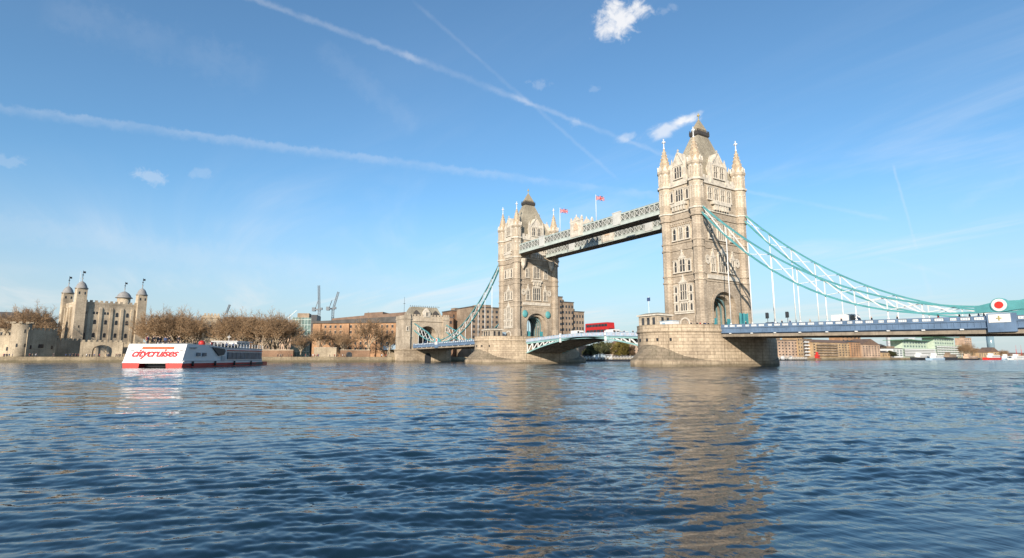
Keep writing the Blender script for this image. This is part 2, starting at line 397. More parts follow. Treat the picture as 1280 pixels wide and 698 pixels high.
# ------------------------------------------------------------------ bridge towers
TA, TB, TX, TY = 4.92, 8.79, 5.1, 9.1
def arch(hw, z0, spring, apex, n=9):
    """arched opening outline from right foot over the top to left foot, in (u,z)"""
    pts = [(hw, z0)]
    for i in range(n + 1):
        a = math.pi * i / n; pts.append((hw * math.cos(a), spring + (apex - spring) * max(0., math.sin(a)) ** .9))
    pts.append((-hw, z0)); return pts
def wall_with_arch(W0, z0, z1, hw, spring, apex, c=0.):
    a = [(c + u, z) for u, z in arch(hw, z0, spring, apex)]
    return [(-W0, z0), (-W0, z1), (W0, z1), (W0, z0)] + a
_win = {}
def window_mesh(w, h, lights, crown, transom):
    key = (w, h, lights, crown, transom)
    if key in _win: return _win[key]
    f = MB(); j = .26; o = .34
    f.box(-w / 2 - j, -w / 2, -o, .1, -.05, h + j); f.box(w / 2, w / 2 + j, -o, .1, -.05, h + j)
    f.box(-w / 2 - j - .12, w / 2 + j + .12, -o - .1, .1, -.33, -.05); f.box(-w / 2, w / 2, -o, .1, h, h + j)
    f.box(-w / 2 - j - .1, w / 2 + j + .1, -o - .12, .1, h + j, h + j + .16)
    lw = w / lights
    for i in range(1, lights): f.box(-w / 2 + lw * i - .07, -w / 2 + lw * i + .07, -o + .05, .1, 0, h)
    for i in range(lights):                                 # arched heads of the lights
        c = -w / 2 + lw * (i + .5)
        for sg in (-1, 1):
            f.yprism([(c + sg * lw / 2, h), (c + sg * lw / 2, h - lw * .55), (c + sg * lw * .12, h)], -o + .08, .08)
    if transom: f.box(-w / 2, w / 2, -o + .05, .1, h * .52, h * .52 + .13)
    if crown:                                               # ogee canopy and finial
        t = h + j + .16; a = w / 2 + j
        f.yprism([(-a, t), (a, t), (a * .45, t + .55), (.12, t + 1.5), (.12, t + 2.1), (-.12, t + 2.1), (-.12, t + 1.5), (-a * .45, t + .55)], -o, .1)
        f.box(-.3, .3, -o - .02, .1, t + 1.62, t + 1.84)
    p = MB(); p.box(-w / 2 - .02, w / 2 + .02, -.07, .08, 0, h + .02)
    _win[key] = (f.mesh('window', trim), p.mesh('pane', winglass)); return _win[key]
FACES = {'W': (lambda u, z: (u, -TY, z), 0.), 'E': (lambda u, z: (-u, TY, z), math.pi), 'S': (lambda u, z: (TX, u, z), math.pi / 2), 'N': (lambda u, z: (-TX, -u, z), -math.pi / 2)}
def put_window(root, face, u, z, w, h, lights=1, crown=False, transom=False, out=0.):
    fn, rz = FACES[face]; loc = Vector(fn(u, z))
    if out: loc = loc + Matrix.Rotation(rz, 3, 'Z') @ Vector((0, -out, 0))
    fm, pm = window_mesh(w, h, lights, crown, transom)
    o = link('window', fm, root, loc, rz); link('pane', pm, o); return o
def put(root, name, me, face, u, z):
    fn, rz = FACES[face]; return link(name, me, root, fn(u, z), rz)

def turret_mesh():
    m = MB(); q = math.pi / 8
    m.lathe((0, 0), [(1.6, 8), (1.6, 12.0), (1.45, 12.3), (1.45, 36.6), (1.85, 38.6), (1.85, 50.2), (2.1, 50.7), (2.1, 51.2)], 8, 0, False, q)
    for z in (14.5, 25, 33.5):                              # narrow stair slits
        for a in range(0, 8, 2):
            c = math.cos(a * math.pi / 4), math.sin(a * math.pi / 4)
    for z0, z1, r in ((41.5, 44.6, 1.85), (47.4, 49.8, 1.85)):
        for i in range(8):
            a = i * math.pi / 4; ca, sa = math.cos(a), math.sin(a); rr = r * math.cos(q)
            def P(u, o, z): return ((rr + o) * ca - u * sa, (rr + o) * sa + u * ca, z)
            for s in (-1, 1):
                m.loft([[P(s * .30, -.05, z0), P(s * .42, -.05, z0), P(s * .42, .07, z0), P(s * .30, .07, z0)], [P(s * .30, -.05, z1), P(s * .42, -.05, z1), P(s * .42, .07, z1), P(s * .30, .07, z1)]], 1)
            m.loft([[P(-.42, -.05, z1), P(.42, -.05, z1), P(.42, .09, z1), P(-.42, .09, z1)], [P(-.05, -.05, z1 + .6), P(.05, -.05, z1 + .6), P(.05, .09, z1 + .6), P(-.05, .09, z1 + .6)]], 1)
    for z in (13, 22, 30): pass
    return m.mesh('turret', [granite, trim])
def turret_upper_mesh():
    pass
def spire_mesh():
    m = MB(); q = math.pi / 8
    m.lathe((0, 0), [(2.0, 51.2), (1.75, 51.5), (.95, 54.6), (.16, 58.0)], 8, 0, False, q)
    for i in range(8):                                      # gablets round the foot, crockets up the ribs
        a = i * math.pi / 4; ca, sa = math.cos(a), math.sin(a)
        def P(u, o, z): return (o * ca - u * sa, o * sa + u * ca, z)
        m.loft([[P(-.55, 1.55, 51.2), P(.55, 1.55, 51.2), P(0, 1.55, 52.7)], [P(-.55, 1.95, 51.2), P(.55, 1.95, 51.2), P(0, 1.95, 52.7)]], 1)
        a += q; ca, sa = math.cos(a), math.sin(a)
        for z in (52.6, 53.7, 54.8, 55.8, 56.7):
            r = 1.75 - (z - 51.5) * .245; m.box(r * ca - .09, r * ca + .09, r * sa - .09, r * sa + .09, z, z + .24, 1)
    return m.mesh('spire', [plain('spire_stone', (.40, .31, .21), .85, .2, 1., 0, .3), trim])
def cross_mesh(z0, z1, s=1., mat=None):
    m = MB(); h = z1 - z0; m.box(-.1 * s, .1 * s, -.1 * s, .1 * s, z0 - .3, z1)
    zc = z0 + h * .62
    m.box(-.55 * s, .55 * s, -.09 * s, .09 * s, zc, zc + .24 * s); m.box(-.09 * s, .09 * s, -.55 * s, .55 * s, zc, zc + .24 * s)
    m.cone((0, 0), .26 * s, .26 * s, zc - .12, zc + .36 * s, 8); m.cone((0, 0), .3 * s, .2 * s, z0 - .1, z0 + .3, 8)
    return m.mesh('finial', mat or white)

def build_tower():
    root = thing('bridge_tower', 'tall near Gothic stone bridge tower with chains on its landward face', 'bridge tower', (41.15, 0, 0), 0, 'Gothic towers of the bridge')
    w = MB()
    w.xprism(wall_with_arch(TY, 7.6, 39, 3.75, 14, 17.4), -TX + .95, TX - .95)
    for s in (-1, 1):
        x0, x1 = sorted((s * (TX - .95), s * TX)); w.xprism(wall_with_arch(TY, 7.6, 39, 4.6, 14, 18.3), x0, x1)
    w.build('wall', granite, root)
    u = MB(); u.box(-TX, TX, -TY, TY, 39.02, 46.3); u.build('upper_wall', ashlar, root)
    for s in (-1, 1):                                       # arch mouldings
        m = MB(); outer = arch(5.35, 10.2, 14, 19.2, 13); inner = arch(4.62, 10.2, 14, 18.33, 13)
        x0, x1 = s * (TX - .05), s * (TX + .22)
        m.xprism(outer + inner[::-1], min(x0, x1), max(x0, x1)); m.build('arch_moulding', granite, root)
    # steel ribs and gates in the passage
    for x in (-2.6, -1.3, 0, 1.3, 2.6):
        m = MB(); o = arch(3.73, 8.3, 13.9, 17.3, 11); i = arch(3.35, 8.3, 13.7, 16.8, 11)
        m.xprism(o + i[::-1], x - .12, x + .12); m.build('rib', MAT.get('rib_paint') or plain('rib_paint', (.13, .22, .23), .5), root)
    for s in (-1, 1):
        for sg in (-1, 1):
            m = MB(); y0 = sg * 3.6; m.box(s * 4.05 - .06, s * 4.05 + .06, min(y0, sg * 2.2), max(y0, sg * 2.2), 8.3, 11.6); m.build('gate', tealdk, root)
    # turrets with spires and crosses
    tm, sm, cm = turret_mesh(), spire_mesh(), cross_mesh(57.9, 60.7)
    up = MB(); up.lathe((0, 0), [(1.862, 38.62), (1.862, 50.18), (2.115, 50.68), (2.115, 51.19)], 8, 0, False, math.pi / 8); upm = up.mesh('ashlar_shaft', ashlar)
    for sx in (-1, 1):
        for sy in (-1, 1):
            t = link('turret', tm, root, (sx * TA, sy * TB, 0)); link('spire', sm, t); link('finial', cm, t); link('ashlar_shaft', upm, t)
    # string courses
    def course(z, h, o, mat, rt):
        m = MB(); m.box(-TX - o, TX + o, -TY - o, TY + o, z, z + h)
        for sx in (-1, 1):
            for sy in (-1, 1): m.cone((sx * TA, sy * TB), rt + o, rt + o + .03, z - .002, z + h + .002, 8, 0, math.pi / 8)
        m.build('string_course', mat, root)
    for z, rt in ((20.7, 1.45), (22.4, 1.45), (29.1, 1.45), (30.9, 1.45)): course(z, .34, .2, granite, rt)
    course(37.1, .36, .24, granite, 1.62); course(38.9, .4, .26, trim, 1.87); course(46.2, .5, .34, trim, 1.87)
    # battlemented parapet
    p = MB()
    for x0, x1, y0, y1 in ((-TX - .15, TX + .15, -TY - .2, -TY + .25), (-TX - .15, TX + .15, TY - .25, TY + .2), (-TX - .2, -TX + .25, -TY + .25, TY - .25), (TX - .25, TX + .2, -TY + .25, TY - .25)):
        p.box(x0, x1, y0, y1, 46.7, 47.7)
        n = 5 if x1 - x0 > 5 else 9
        for i in range(n):
            if x1 - x0 > 5: a = x0 + (i + .2) * (x1 - x0) / n; p.box(a, a + (x1 - x0) / n * .6, y0 + .003, y1 - .003, 47.7, 48.5)
            else: a = y0 + (i + .2) * (y1 - y0) / n; p.box(x0 + .003, x1 - .003, a, a + (y1 - y0) / n * .6, 47.7, 48.5)
    p.build('parapet', trim, root)
    # main roof, lantern, finial
    r = MB()
    def rect(a, b, z): return [(-a, -b, z), (a, -b, z), (a, b, z), (-a, b, z)]
    r.loft([rect(4.75, 8.4, 46.6), rect(4.15, 7.3, 49.6), rect(2.75, 4.9, 55.2), rect(1.25, 2.1, 61.4)])
    rf = r.build('roof', slate, root)
    l = MB(); l.loft([rect(1.25, 2.1, 61.3), rect(1.5, 2.4, 61.7), rect(1.5, 2.4, 62.6)]); 
    for i in range(9):
        for s in (-1, 1): l.box(s * 1.42 - .07, s * 1.42 + .07, -2.3 + i * .56, -2.16 + i * .56, 62.6, 63.15)
    for i in range(5):
        for s in (-1, 1): l.box(-1.35 + i * .62, -1.21 + i * .62, s * 2.32 - .07, s * 2.32 + .07, 62.6, 63.15)
    l.build('lantern', lead, rf)
    l2 = MB(); l2.loft([rect(1.15, 1.75, 62.5), rect(1.15, 1.75, 63.4), rect(.75, 1.0, 64.8), rect(.1, .1, 66.6)]); l2.build('cap', plain('lantern_slate', (.30, .25, .17), .6, .25, 2), rf)
    link('finial', cross_mesh(66.4, 68.5, .8, gold), rf)
    # dormers
    for face, hw, sgn in (('W', 2.15, 0), ('E', 2.15, 0), ('S', 3.1, 0), ('N', 3.1, 0)):
        d = MB()
        d.yprism([(-hw, 46.7), (hw, 46.7), (hw, 51.0), (hw * .62, 52.4), (hw * .4, 53.2), (.16, 55.2), (-.16, 55.2), (-hw * .4, 53.2), (-hw * .62, 52.4), (-hw, 51.0)], -.12, 2.6 if hw < 3 else 2.2)
        for s in (-1, 1):
            d.box(s * hw - .38, s * hw + .38, -.42, .4, 46.7, 52.0); d.cone((s * hw, 0), .46, .04, 52.0, 54.0, 4, 0, math.pi / 4)
            d.bar((s * hw, -.2, 51.2), (s * .1, -.2, 55.2), .3, .34)
        d.box(-.1, .1, -.15, .1, 55.1, 56.1); d.box(-.3, .3, -.17, .12, 55.6, 55.78)
        dm = put(root, 'dormer', d.mesh('dormer', trim), face, 0, 0)
        ww, lights = (2.3, 3) if hw < 3 else (1.5, 2)
        for u0 in ((0,) if hw < 3 else (-1.25, 1.25)):
            fm, pm = window_mesh(ww, 3.0, lights, False, True)
            o = link('window', fm, dm, (u0, -.14, 48.2))
            link('pane', pm, o)
        q = MB()
        q.box(-.5, .5, -.3, .1, 52.6, 53.3); q.build('niche', winglass, dm) if False else None
    # windows, west and east fronts
    for f in ('W', 'E'):
        put_window(root, f, 0, 16.3, 2.0, 4.0, 3, True, True); put_window(root, f, 0, 13.5, 2.0, 1.9, 3)
        for s in (-1, 1):
            for z, h in ((13.5, 1.7), (15.9, 1.7), (18.2, 1.5)): put_window(root, f, s * 2.35, z, .8, h)
        m = MB(); m.box(-3.1, 3.1, -.3, .1, 12.7, 13.1); m.box(-3.1, 3.1, -.24, .1, 15.42, 15.66)
        put(root, 'sill_band', m.mesh('sill_band', trim), f, 0, 0)
        m = MB(); a1 = arch(1.6, 9, 10.2, 11.8); a0 = arch(1.2, 9, 10.1, 11.4); m.yprism(a1 + a0[::-1], -.2, .1); put(root, 'blind_arch', m.mesh('blind_arch', trim), f, 0, 0)
        put_window(root, f, 0, 23.5, 1.7, 3.2, 2, True, True)
        for s in (-1, 1): put_window(root, f, s * 2.15, 23.5, .85, 2.7, 1, False, True)
        for u in (-2.1, 0, 2.1): put_window(root, f, u, 31.9, 1.0, 3.0, 1 if u else 2, False, True)
        put_window(root, f, 0, 42.0, 2.3, 3.1, 3, False, True)
        for s in (-1, 1): put_window(root, f, s * 2.5, 42.2, .75, 2.5)
        m = MB(); m.box(-2.4, 2.4, -.9, .1, 40.7, 41.5)
        for i in range(5): m.yprism([(-2.05 + i * .9, 39.5), (-1.75 + i * .9, 39.5), (-1.6 + i * .9, 40.7), (-2.2 + i * .9, 40.7)], -.75, .1)
        put(root, 'balcony', m.mesh('balcony', trim), f, 0, 0)
        m = MB()                                            # corbel table below the chain course
        m.box(-3.4, 3.4, -.3, .1, 36.2, 36.7)
        for i in range(9): m.box(-3.15 + i * .72, -2.75 + i * .72, -.26, .1, 35.6, 36.2)
        put(root, 'corbel_table', m.mesh('corbel_table', granite), f, 0, 0)
    # windows, landward and river fronts
    for f in ('S', 'N'):
        put_window(root, f, 0, 23.4, 3.3, 4.5, 4, True, True)
        for s in (-1, 1):
            put_window(root, f, s * 4.0, 23.4, 1.3, 3.3, 2, True, True)
            m = MB()                                        # carved panel beside the window
            for i in range(8):
                a = i * math.pi / 4; m.bar((.0, -.12, 0), (math.cos(a) * .95, -.12, math.sin(a) * 1.25), .22, .24)
            for i in range(8):
                a, b = i * math.pi / 4, (i + 1) * math.pi / 4
                m.bar((math.cos(a) * .8, -.14, math.sin(a) * 1.1), (math.cos(b) * .8, -.14, math.sin(b) * 1.1), .26, .3)
            put(root, 'carved_panel', m.mesh('carved_panel', trim), f, s * 6.0, 26.2)
        m = MB(); m.box(-6.4, 6.4, -.32, .1, 21.35, 22.4); put(root, 'sill_band', m.mesh('sill_band', trim), f, 0, 0)
        m = MB(); m.box(-2.3, 2.3, -.8, .1, 30.2, 31.0)
        for i in range(4): m.yprism([(-1.7 + i, 28.9), (-1.3 + i, 28.9), (-1.2 + i, 30.2), (-1.8 + i, 30.2)], -.7, .1)
        if f == 'N': put(root, 'balcony', m.mesh('balcony', trim), f, 0, 0)
        put_window(root, f, 0, 31.8, 2.8, 4.2, 4, False, True)
        for s in (-1, 1): put_window(root, f, s * 4.3, 31.9, 1.2, 3.1, 2, False, True)
        for u in (-3.9, -1.3, 1.3, 3.9): put_window(root, f, u, 42.2, 1.4, 3.0, 2, False, True)
        m = MB(); m.box(-3.6, 3.6, -1.0, .1, 40.8, 41.6)
        for i in range(6): m.yprism([(-2.7 + i, 39.4), (-2.3 + i, 39.4), (-2.2 + i, 40.8), (-2.8 + i, 40.8)], -.85, .1)
        put(root, 'balcony', m.mesh('balcony', trim), f, 0, 0)
    for s in (-1, 1):                                       # blue shields on the river front
        m = MB(); m.lathe((0, 0), [(.3, -.5), (1.05, -.35), (1.25, 0), (1.05, .35), (.3, .5)], 20)
        me = m.mesh('shield', teal)
        me.transform(Matrix.Translation((0, -.2, 0)) @ Matrix.Rotation(math.pi / 2, 4, 'X') @ Matrix.Diagonal((1, 1.15, .8, 1)))
        put(root, 'shield', me, 'N', s * 5.3, 18.0)
        m = MB(); m.cone((0, 0), .8, 1.3, 36.0, 38.6, 8); m.cone((0, 0), .2, .8, 34.9, 36.0, 8)
        o = m.build('pendant', trim, root, (-TX - .9, s * 6.6, 0))
    return root
south_tower = build_tower()
north_tower = copy_tree(south_tower); north_tower.location = (-41.15, 0, 0); north_tower.rotation_euler = (0, 0, math.pi)
north_tower['label'] = 'far Gothic stone bridge tower with two blue shields above its road arch'

# ------------------------------------------------------------------ piers
def build_pier():
    root = thing('bridge_pier', 'massive pale granite pier under the near bridge tower', 'bridge pier', (41.15, 0, 0), 0, 'granite piers in the river')
    HX, FY, L = 10.5, 7.2, 15.5
    N = 20
    def outline(off=0., L_=L):
        pts = []
        for i in range(N + 1):
            a = math.pi * i / N; pts.append(((HX + off) * math.cos(a), FY + (L_ + off) * math.sin(a)))
        return pts + [(-x, -y) for x, y in pts]
    o = outline()
    m = MB(); m.loft([[(x, y, -3) for x, y in o], [(x, y, 8.0) for x, y in o]]); m.build('wall', pierstone, root)
    c = MB(); o2 = outline(.28); o3 = outline(.1); o4 = outline(-.5)
    c.loft([[(x, y, 7.55) for x, y in o3], [(x, y, 7.75) for x, y in o2], [(x, y, 8.1) for x, y in o2], [(x, y, 8.25) for x, y in o3], [(x, y, 9.2) for x, y in o3], [(x, y, 9.22) for x, y in outline(.16)], [(x, y, 9.42) for x, y in outline(.16)], [(x, y, 9.42) for x, y in o4], [(x, y, 8.35) for x, y in o4]], caps=False)
    cop = c.build('coping', pierstone, root)
    g = MB(); g.add([(x, y, 8.34) for x, y in o3], [tuple(range(len(o3)))]); g.build('pavement', plain('pier_paving', (.24, .2, .16), .9), root)
    for s in (-1, 1):                                       # pointed cutwater with sloping stained cap
        k = 24; low, base_, wall = [], [], []
        for i in range(k + 1):
            a = math.pi * i / k; sa = math.sin(a)
            ux, uy = HX * math.cos(a), FY + L * sa
            nx, ny = math.cos(a) / HX, sa / L; nl = math.hypot(nx, ny); off = .12 + .2 * max(sa, 0) + 4.3 * max(sa, 0) ** 16
            bx, by = ux + nx / nl * off, uy + ny / nl * off
            z = 1.02 + 3.9 * max(sa, 0) ** 2.6
            low.append((s * bx, s * by, -3.)); base_.append((s * bx, s * by, 1.0)); wall.append((s * ux * .985, s * (FY + (L - .2) * sa), z))
        n1 = MB(); n1.loft([low, base_], closed=False, caps=False); cw = n1.build('cutwater', pierstone, root)
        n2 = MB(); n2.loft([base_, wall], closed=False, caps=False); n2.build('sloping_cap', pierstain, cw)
    for i in range(6):
        a = math.pi * (.24 + .085 * i); x, y = HX * math.cos(a), FY + L * math.sin(a)
        m = MB(); m.box(-.22, .22, -.25, .04, -.3, .3); m.build('scupper', darkmetal, root, (-x, -y, 5.9), math.atan2(y - FY, -x) * 0)
    return root
pier = build_pier()
pier2 = copy_tree(pier); pier2.location = (-41.15, 0, 0); pier2['label'] = 'granite pier under the far bridge tower'

# ------------------------------------------------------------------ suspended side spans
def z_up(x):
    if x <= 101: d = 101 - x; return 9.3 + .0758 * d + .00896 * d * d + .55
    return 9.85 + .31 * (x - 101) * min(1, (x - 101) / 14)
def z_lo(x):
    if x <= 100: return 9.0 + 28.3 * ((100 - x) / 52.1) ** 2.2
    return 9.0 + .0070 * (x - 100) ** 2
def build_span(sx, slope, label):
    root = thing('suspension_span', label, 'bridge span', (sx * 51.75, 0, 0), 0, 'suspended side spans of the bridge')
    ox = sx * 51.75
    def P(x, y, z): return (sx * x - ox, y, z)
    def zt(x): return 9.4 - slope * (x - 52)
    xs = np.linspace(51.7, 133, 26)
    def strip(m, y0, y1, a, b, mat=0, x0=51.7, x1=133.):
        """box section following the slope; a,b heights relative to the parapet top"""
        m.loft([[P(x0, y0, zt(x0) + a), P(x0, y1, zt(x0) + a), P(x0, y1, zt(x0) + b), P(x0, y0, zt(x0) + b)], [P(x1, y0, zt(x1) + a), P(x1, y1, zt(x1) + a), P(x1, y1, zt(x1) + b), P(x1, y0, zt(x1) + b)]], mat)
    m = MB(); strip(m, -9.0, 9.0, -1.5, -.95); m.build('roadway', asphalt, root)
    m = MB(); strip(m, -8.8, 8.8, -2.2, -1.52)
    x = 54.1
    while x < 132: m.box(*sorted((sx * (x - .3) - ox, sx * (x + .3) - ox)), -8.5, 8.5, zt(x) - 2.7, zt(x) - 2.1); x += 5.5
    for y in (-6, -3, 0, 3, 6): strip(m, y - .2, y + .2, -2.65, -2.15)
    m.build('underside', under, root)
    for sy in (-1, 1):
        y = sy * 9.3
        g = MB(); a, b = sorted((y, y - sy * .35)); strip(g, a, b, -1.9, -.72)
        a, b = sorted((y + sy * .16, y - sy * .35)); strip(g, a, b, -.9, -.70); strip(g, a, b, -1.98, -1.82)
        for k in range(88): xx = 52.2 + k * .916; strip(g, *sorted((y + sy * .07, y - sy * .05)), -1.83, -.89, 0, xx, xx + .07)
        g.build('girder', blue, root)
        d = MB(); a, b = sorted((y - sy * .1, y - sy * .4)); strip(d, a, b, -2.22, -1.97); d.build('lower_flange', plain('navy_paint', (.035, .05, .075), .5) if 'navy_paint' not in MAT else MAT['navy_paint'], root)
        d = MB(); a, b = sorted((y - sy * .15, y - sy * .45)); strip(d, a, b, -2.85, -2.21); d.build('edge_beam', under, root)
        pr = MB(); a, b = sorted((y + sy * .05, y - sy * .2)); strip(pr, a, b, -.72, -.64); strip(pr, a, b, -.13, 0)
        x = 51.75; k = 0; gaps = []
        while x < 132.5:
            w = .8 if k % 3 == 0 else .42
            strip(pr, a - .03, b + .03, -.645, -.125, 0, x, x + w); gaps.append((x + w, x + 1.833)); x += 1.833; k += 1
        strip(pr, *sorted((y - sy * .13, y - sy * .18)), -.645, -.125)
        po = pr.build('parapet', blue, root)
        aa, bb = sorted((y - sy * .02, y - sy * .12))
        for x0, x1 in gaps:
            if sy > 0 and sx < 0: continue
            bp = MB(); strip(bp, aa, bb, -.60, -.17, 0, x0 + .06, x1 - .06)
            for q in range(3): xx = x0 + (x1 - x0) * (.25 + .25 * q); strip(bp, aa - .02, bb + .02, -.5, -.27, 1, xx - .07, xx + .07)
            bp.build('panel', [white, bluepale], po)
        x = 54.1                                              # cross-girder ends
        while x < 132:
            st = MB(); st.box(*sorted((sx * (x - .25) - ox, sx * (x + .25) - ox)), *sorted((y + sy * .1, y - sy * .4)), zt(x) - 2.22, zt(x) - 1.92); x += 5.5
            st.build('girder_end', white, root)
        # chain
        yc = sy * 8.8
        def chord(fz, w, h, x0, x1, n):
            c = MB(); q = [(x, fz(x)) for x in np.linspace(x0, x1, n)]
            rings = []
            for i, (x, z) in enumerate(q):
                t = np.array(q[min(i + 1, n - 1)]) - np.array(q[max(i - 1, 0)]); t = t / np.linalg.norm(t); nx, nz = -t[1] * h / 2, t[0] * h / 2
                rings.append([P(x + nx, yc - w / 2, z + nz), P(x + nx, yc + w / 2, z + nz), P(x - nx, yc + w / 2, z - nz), P(x - nx, yc - w / 2, z - nz)])
            c.loft(rings); return c
        ch = chord(z_up, .55, .32, 46.4, 134, 50).build('chain', teal, root)
        chord(z_lo, .55, .32, 46.4, 134, 50).build('lower_chord', teal, ch)
        c = chord(z_up, .9, .07, 46.4, 134, 50)
        for v in range(0): pass
        bnodes = [47.6] + [54.1 + 5.5 * k for k in range(8)] + [97.9]
        def brace(p, q, w, h): e = MB(); e.bar(p, q, w, h); e.build('brace', white, ch)
        for i, x in enumerate(bnodes):
            if 50 < x < 96: brace(P(x, yc, z_lo(x)), P(x, yc, z_up(x)), .2, .15)
            if i < len(bnodes) - 1:
                x2 = bnodes[i + 1]
                brace(P(x, yc - .12, z_up(x)), P(x2, yc - .12, z_lo(x2)), .16, .2); brace(P(x, yc + .12, z_lo(x)), P(x2, yc + .12, z_up(x2)), .16, .12)
        for x, x2 in ((106, 110.5), (110.5, 115), (115, 119.5), (119.5, 124), (124, 128.5)):
            brace(P(x, yc, z_up(x)), P(x2, yc, z_lo(x2)), .22, .2); brace(P(x, yc, z_lo(x)), P(x2, yc, z_up(x2)), .2, .2)
        f = MB(); f.loft([[P(100, yc - .25, z_up(100)), P(100, yc + .25, z_up(100)), P(100, yc + .25, z_lo(100)), P(100, yc - .25, z_lo(100))], [P(103.3, yc - .5, 10.6), P(103.3, yc + .5, 10.6), P(103.3, yc + .5, 8.8), P(103.3, yc - .5, 8.8)], [P(106.5, yc - .3, z_up(106.5)), P(106.5, yc + .3, z_up(106.5)), P(106.5, yc + .3, z_lo(106.5)), P(106.5, yc - .3, z_lo(106.5))]])
        f.build('link_plate', teal, ch)
        for k in range(15):
            x = 54.1 + 5.5 * k
            if 96 < x < 111: continue
            h = MB(); h.tube(P(x, yc, zt(x) - .9), P(x, yc, z_lo(x)), .11, .11, 8); h.cone(P(x, yc, 0)[:2], .3, .2, zt(x) - .9, zt(x) + .25, 8)
            h.build('hanger', white, root)
        # the round joint with its badge
        def disc(r, y0, y1, mat, name, par):
            d = MB(); n = 36; cx, cz = 103.3, 9.95
            d.loft([[P(cx + r * math.cos(2 * math.pi * i / n), yy, cz + r * math.sin(2 * math.pi * i / n)) for i in range(n)] for yy in (y0, y1)])
            return d.build(name, mat, par)
        ro = disc(1.12, yc - .55, yc + .55, teal, 'roundel', root)
        disc(.98, yc + sy * .5, yc + sy * .60, white, 'ring', ro); disc(.56, yc + sy * .5, yc + sy * .66, redp, 'disc', ro)
        b = MB(); b.box(*sorted((sx * 101.6 - ox, sx * 105.2 - ox)), *sorted((y + sy * .34, y - sy * .3)), zt(103) - 2.6, zt(103) + .32); pb = b.build('pedestal', blue, root)
        b = MB(); b.box(*sorted((sx * 101.85 - ox, sx * 104.6 - ox)), *sorted((y + sy * .28, y + sy * .42)), zt(103) - 1.1, zt(103) + .2); b.build('plaque', white, pb)
        b = MB(); b.box(*sorted((sx * 103.1 - ox, sx * 103.28 - ox)), *sorted((y + sy * .4, y + sy * .47)), zt(103) - .82, zt(103) - .05); b.box(*sorted((sx * 102.85 - ox, sx * 103.53 - ox)), *sorted((y + sy * .4, y + sy * .468)), zt(103) - .52, zt(103) - .36)
        b.build('emblem', gold, pb)
        for q in (105.0, 105.7):
            pass
    return root, zt
south_span, zt_s = build_span(1, .022, 'near suspended side span with white panelled blue parapet and red roundel')
north_span, zt_n = build_span(-1, .008, 'far suspended side span between the stone gatehouse and far tower')

# ------------------------------------------------------------------ bascules
def build_bascule(sx, label):
    root = thing('bascule_leaf', label, 'bridge leaf', (sx * 30.5, 0, 0), 0, 'lifting road leaves of the bridge')
    ox = sx * 30.5
    def P(x, y, z): return (sx * x - ox, y, z)
    def top(x): return 9.42 - 1.12 * (x / 31) ** 1.7
    def bot(x): return 7.85 - 4.15 * (x / 29) ** 1.75
    xs = [.04] + [31 * i / 14 for i in range(1, 15)]
    def strip(m, y0, y1, f, g, mat=0, q=xs):
        m.loft([[P(x, y0, f(x)), P(x, y1, f(x)), P(x, y1, g(x)), P(x, y0, g(x))] for x in q], mat)
    m = MB(); strip(m, -7.9, 7.9, lambda x: top(x) - 1.75, lambda x: top(x) - 1.1); m.build('roadway', asphalt, root)
    for y in (-8.1, -3, 3, 8.1):
        g = MB()
        out = abs(y) > 8
        strip(g, y - .2, y + .2, lambda x: bot(x), lambda x: bot(x) + .42); strip(g, y - .2, y + .2, lambda x: top(x) - 1.75, lambda x: top(x) - 1.15)
        if not out: strip(g, y - .08, y + .08, lambda x: bot(x) + .3, lambda x: top(x) - 1.5)
        g.build('girder', paleteal if out else under, root)
        if out:
            n = 9; q = [29.6 * (i / n) + .8 for i in range(n + 1)]
            def brace(*a): e = MB(); e.bar(*a); e.build('brace', white, root)
            for i, x in enumerate(q):
                if top(x) - 1.5 - bot(x) > .6: brace(P(x, y, bot(x) + .2), P(x, y, top(x) - 1.4), .3, .34)
                if i < n and top(q[i + 1]) - 1.5 - bot(q[i + 1]) > .5:
                    brace(P(x, y, top(x) - 1.4), P(q[i + 1], y, bot(q[i + 1]) + .2), .2, .42)
    m = MB(); strip(m, -7.8, 7.8, lambda x: bot(x) + .25, lambda x: bot(x) + .5)
    for i in range(12):
        x = 2 + i * 2.4; m.loft([[P(x - .15, -7.8, bot(x) - .1), P(x + .15, -7.8, bot(x) - .1), P(x + .15, -7.8, bot(x) + .28), P(x - .15, -7.8, bot(x) + .28)], [P(x - .15, 7.8, bot(x) - .1), P(x + .15, 7.8, bot(x) - .1), P(x + .15, 7.8, bot(x) + .28), P(x - .15, 7.8, bot(x) + .28)]])
    m.build('underside', under, root)
    for sy in (-1, 1):
        y = sy * 8.45; p = MB(); gaps = []
        strip(p, y - .12, y + .12, lambda x: top(x) - 1.15, lambda x: top(x) - .92); strip(p, y - .14, y + .14, lambda x: top(x) - .12, top)
        k = 0; x = .05
        while x < 30.6:
            q = [x, x + .32]; strip(p, y - .14, y + .14, lambda x: top(x) - .93, lambda x: top(x) - .1, 0, q)
            gaps.append([x + .32, x + 1.9]); x += 1.9
        po = p.build('parapet', bluepale, root)
        for q in gaps: w = MB(); strip(w, y - .06, y + .06, lambda x: top(x) - .88, lambda x: top(x) - .16, 0, q); w.build('panel', MAT.get('lilac_white') or plain('lilac_white', (.44, .46, .52), .5), po)
        l = MB(); l.box(*sorted((sx * 10.6 - ox, sx * 11.2 - ox)), *sorted((y - sy * .3, y + sy * .12)), top(11) - 2.5, top(11) + .45); l.build('lamp_post', white, root)
    return root
build_bascule(1, 'road leaf of the bridge nearer the near tower, half hidden by its pier')
build_bascule(-1, 'road leaf beside the far tower with a pale lattice side')

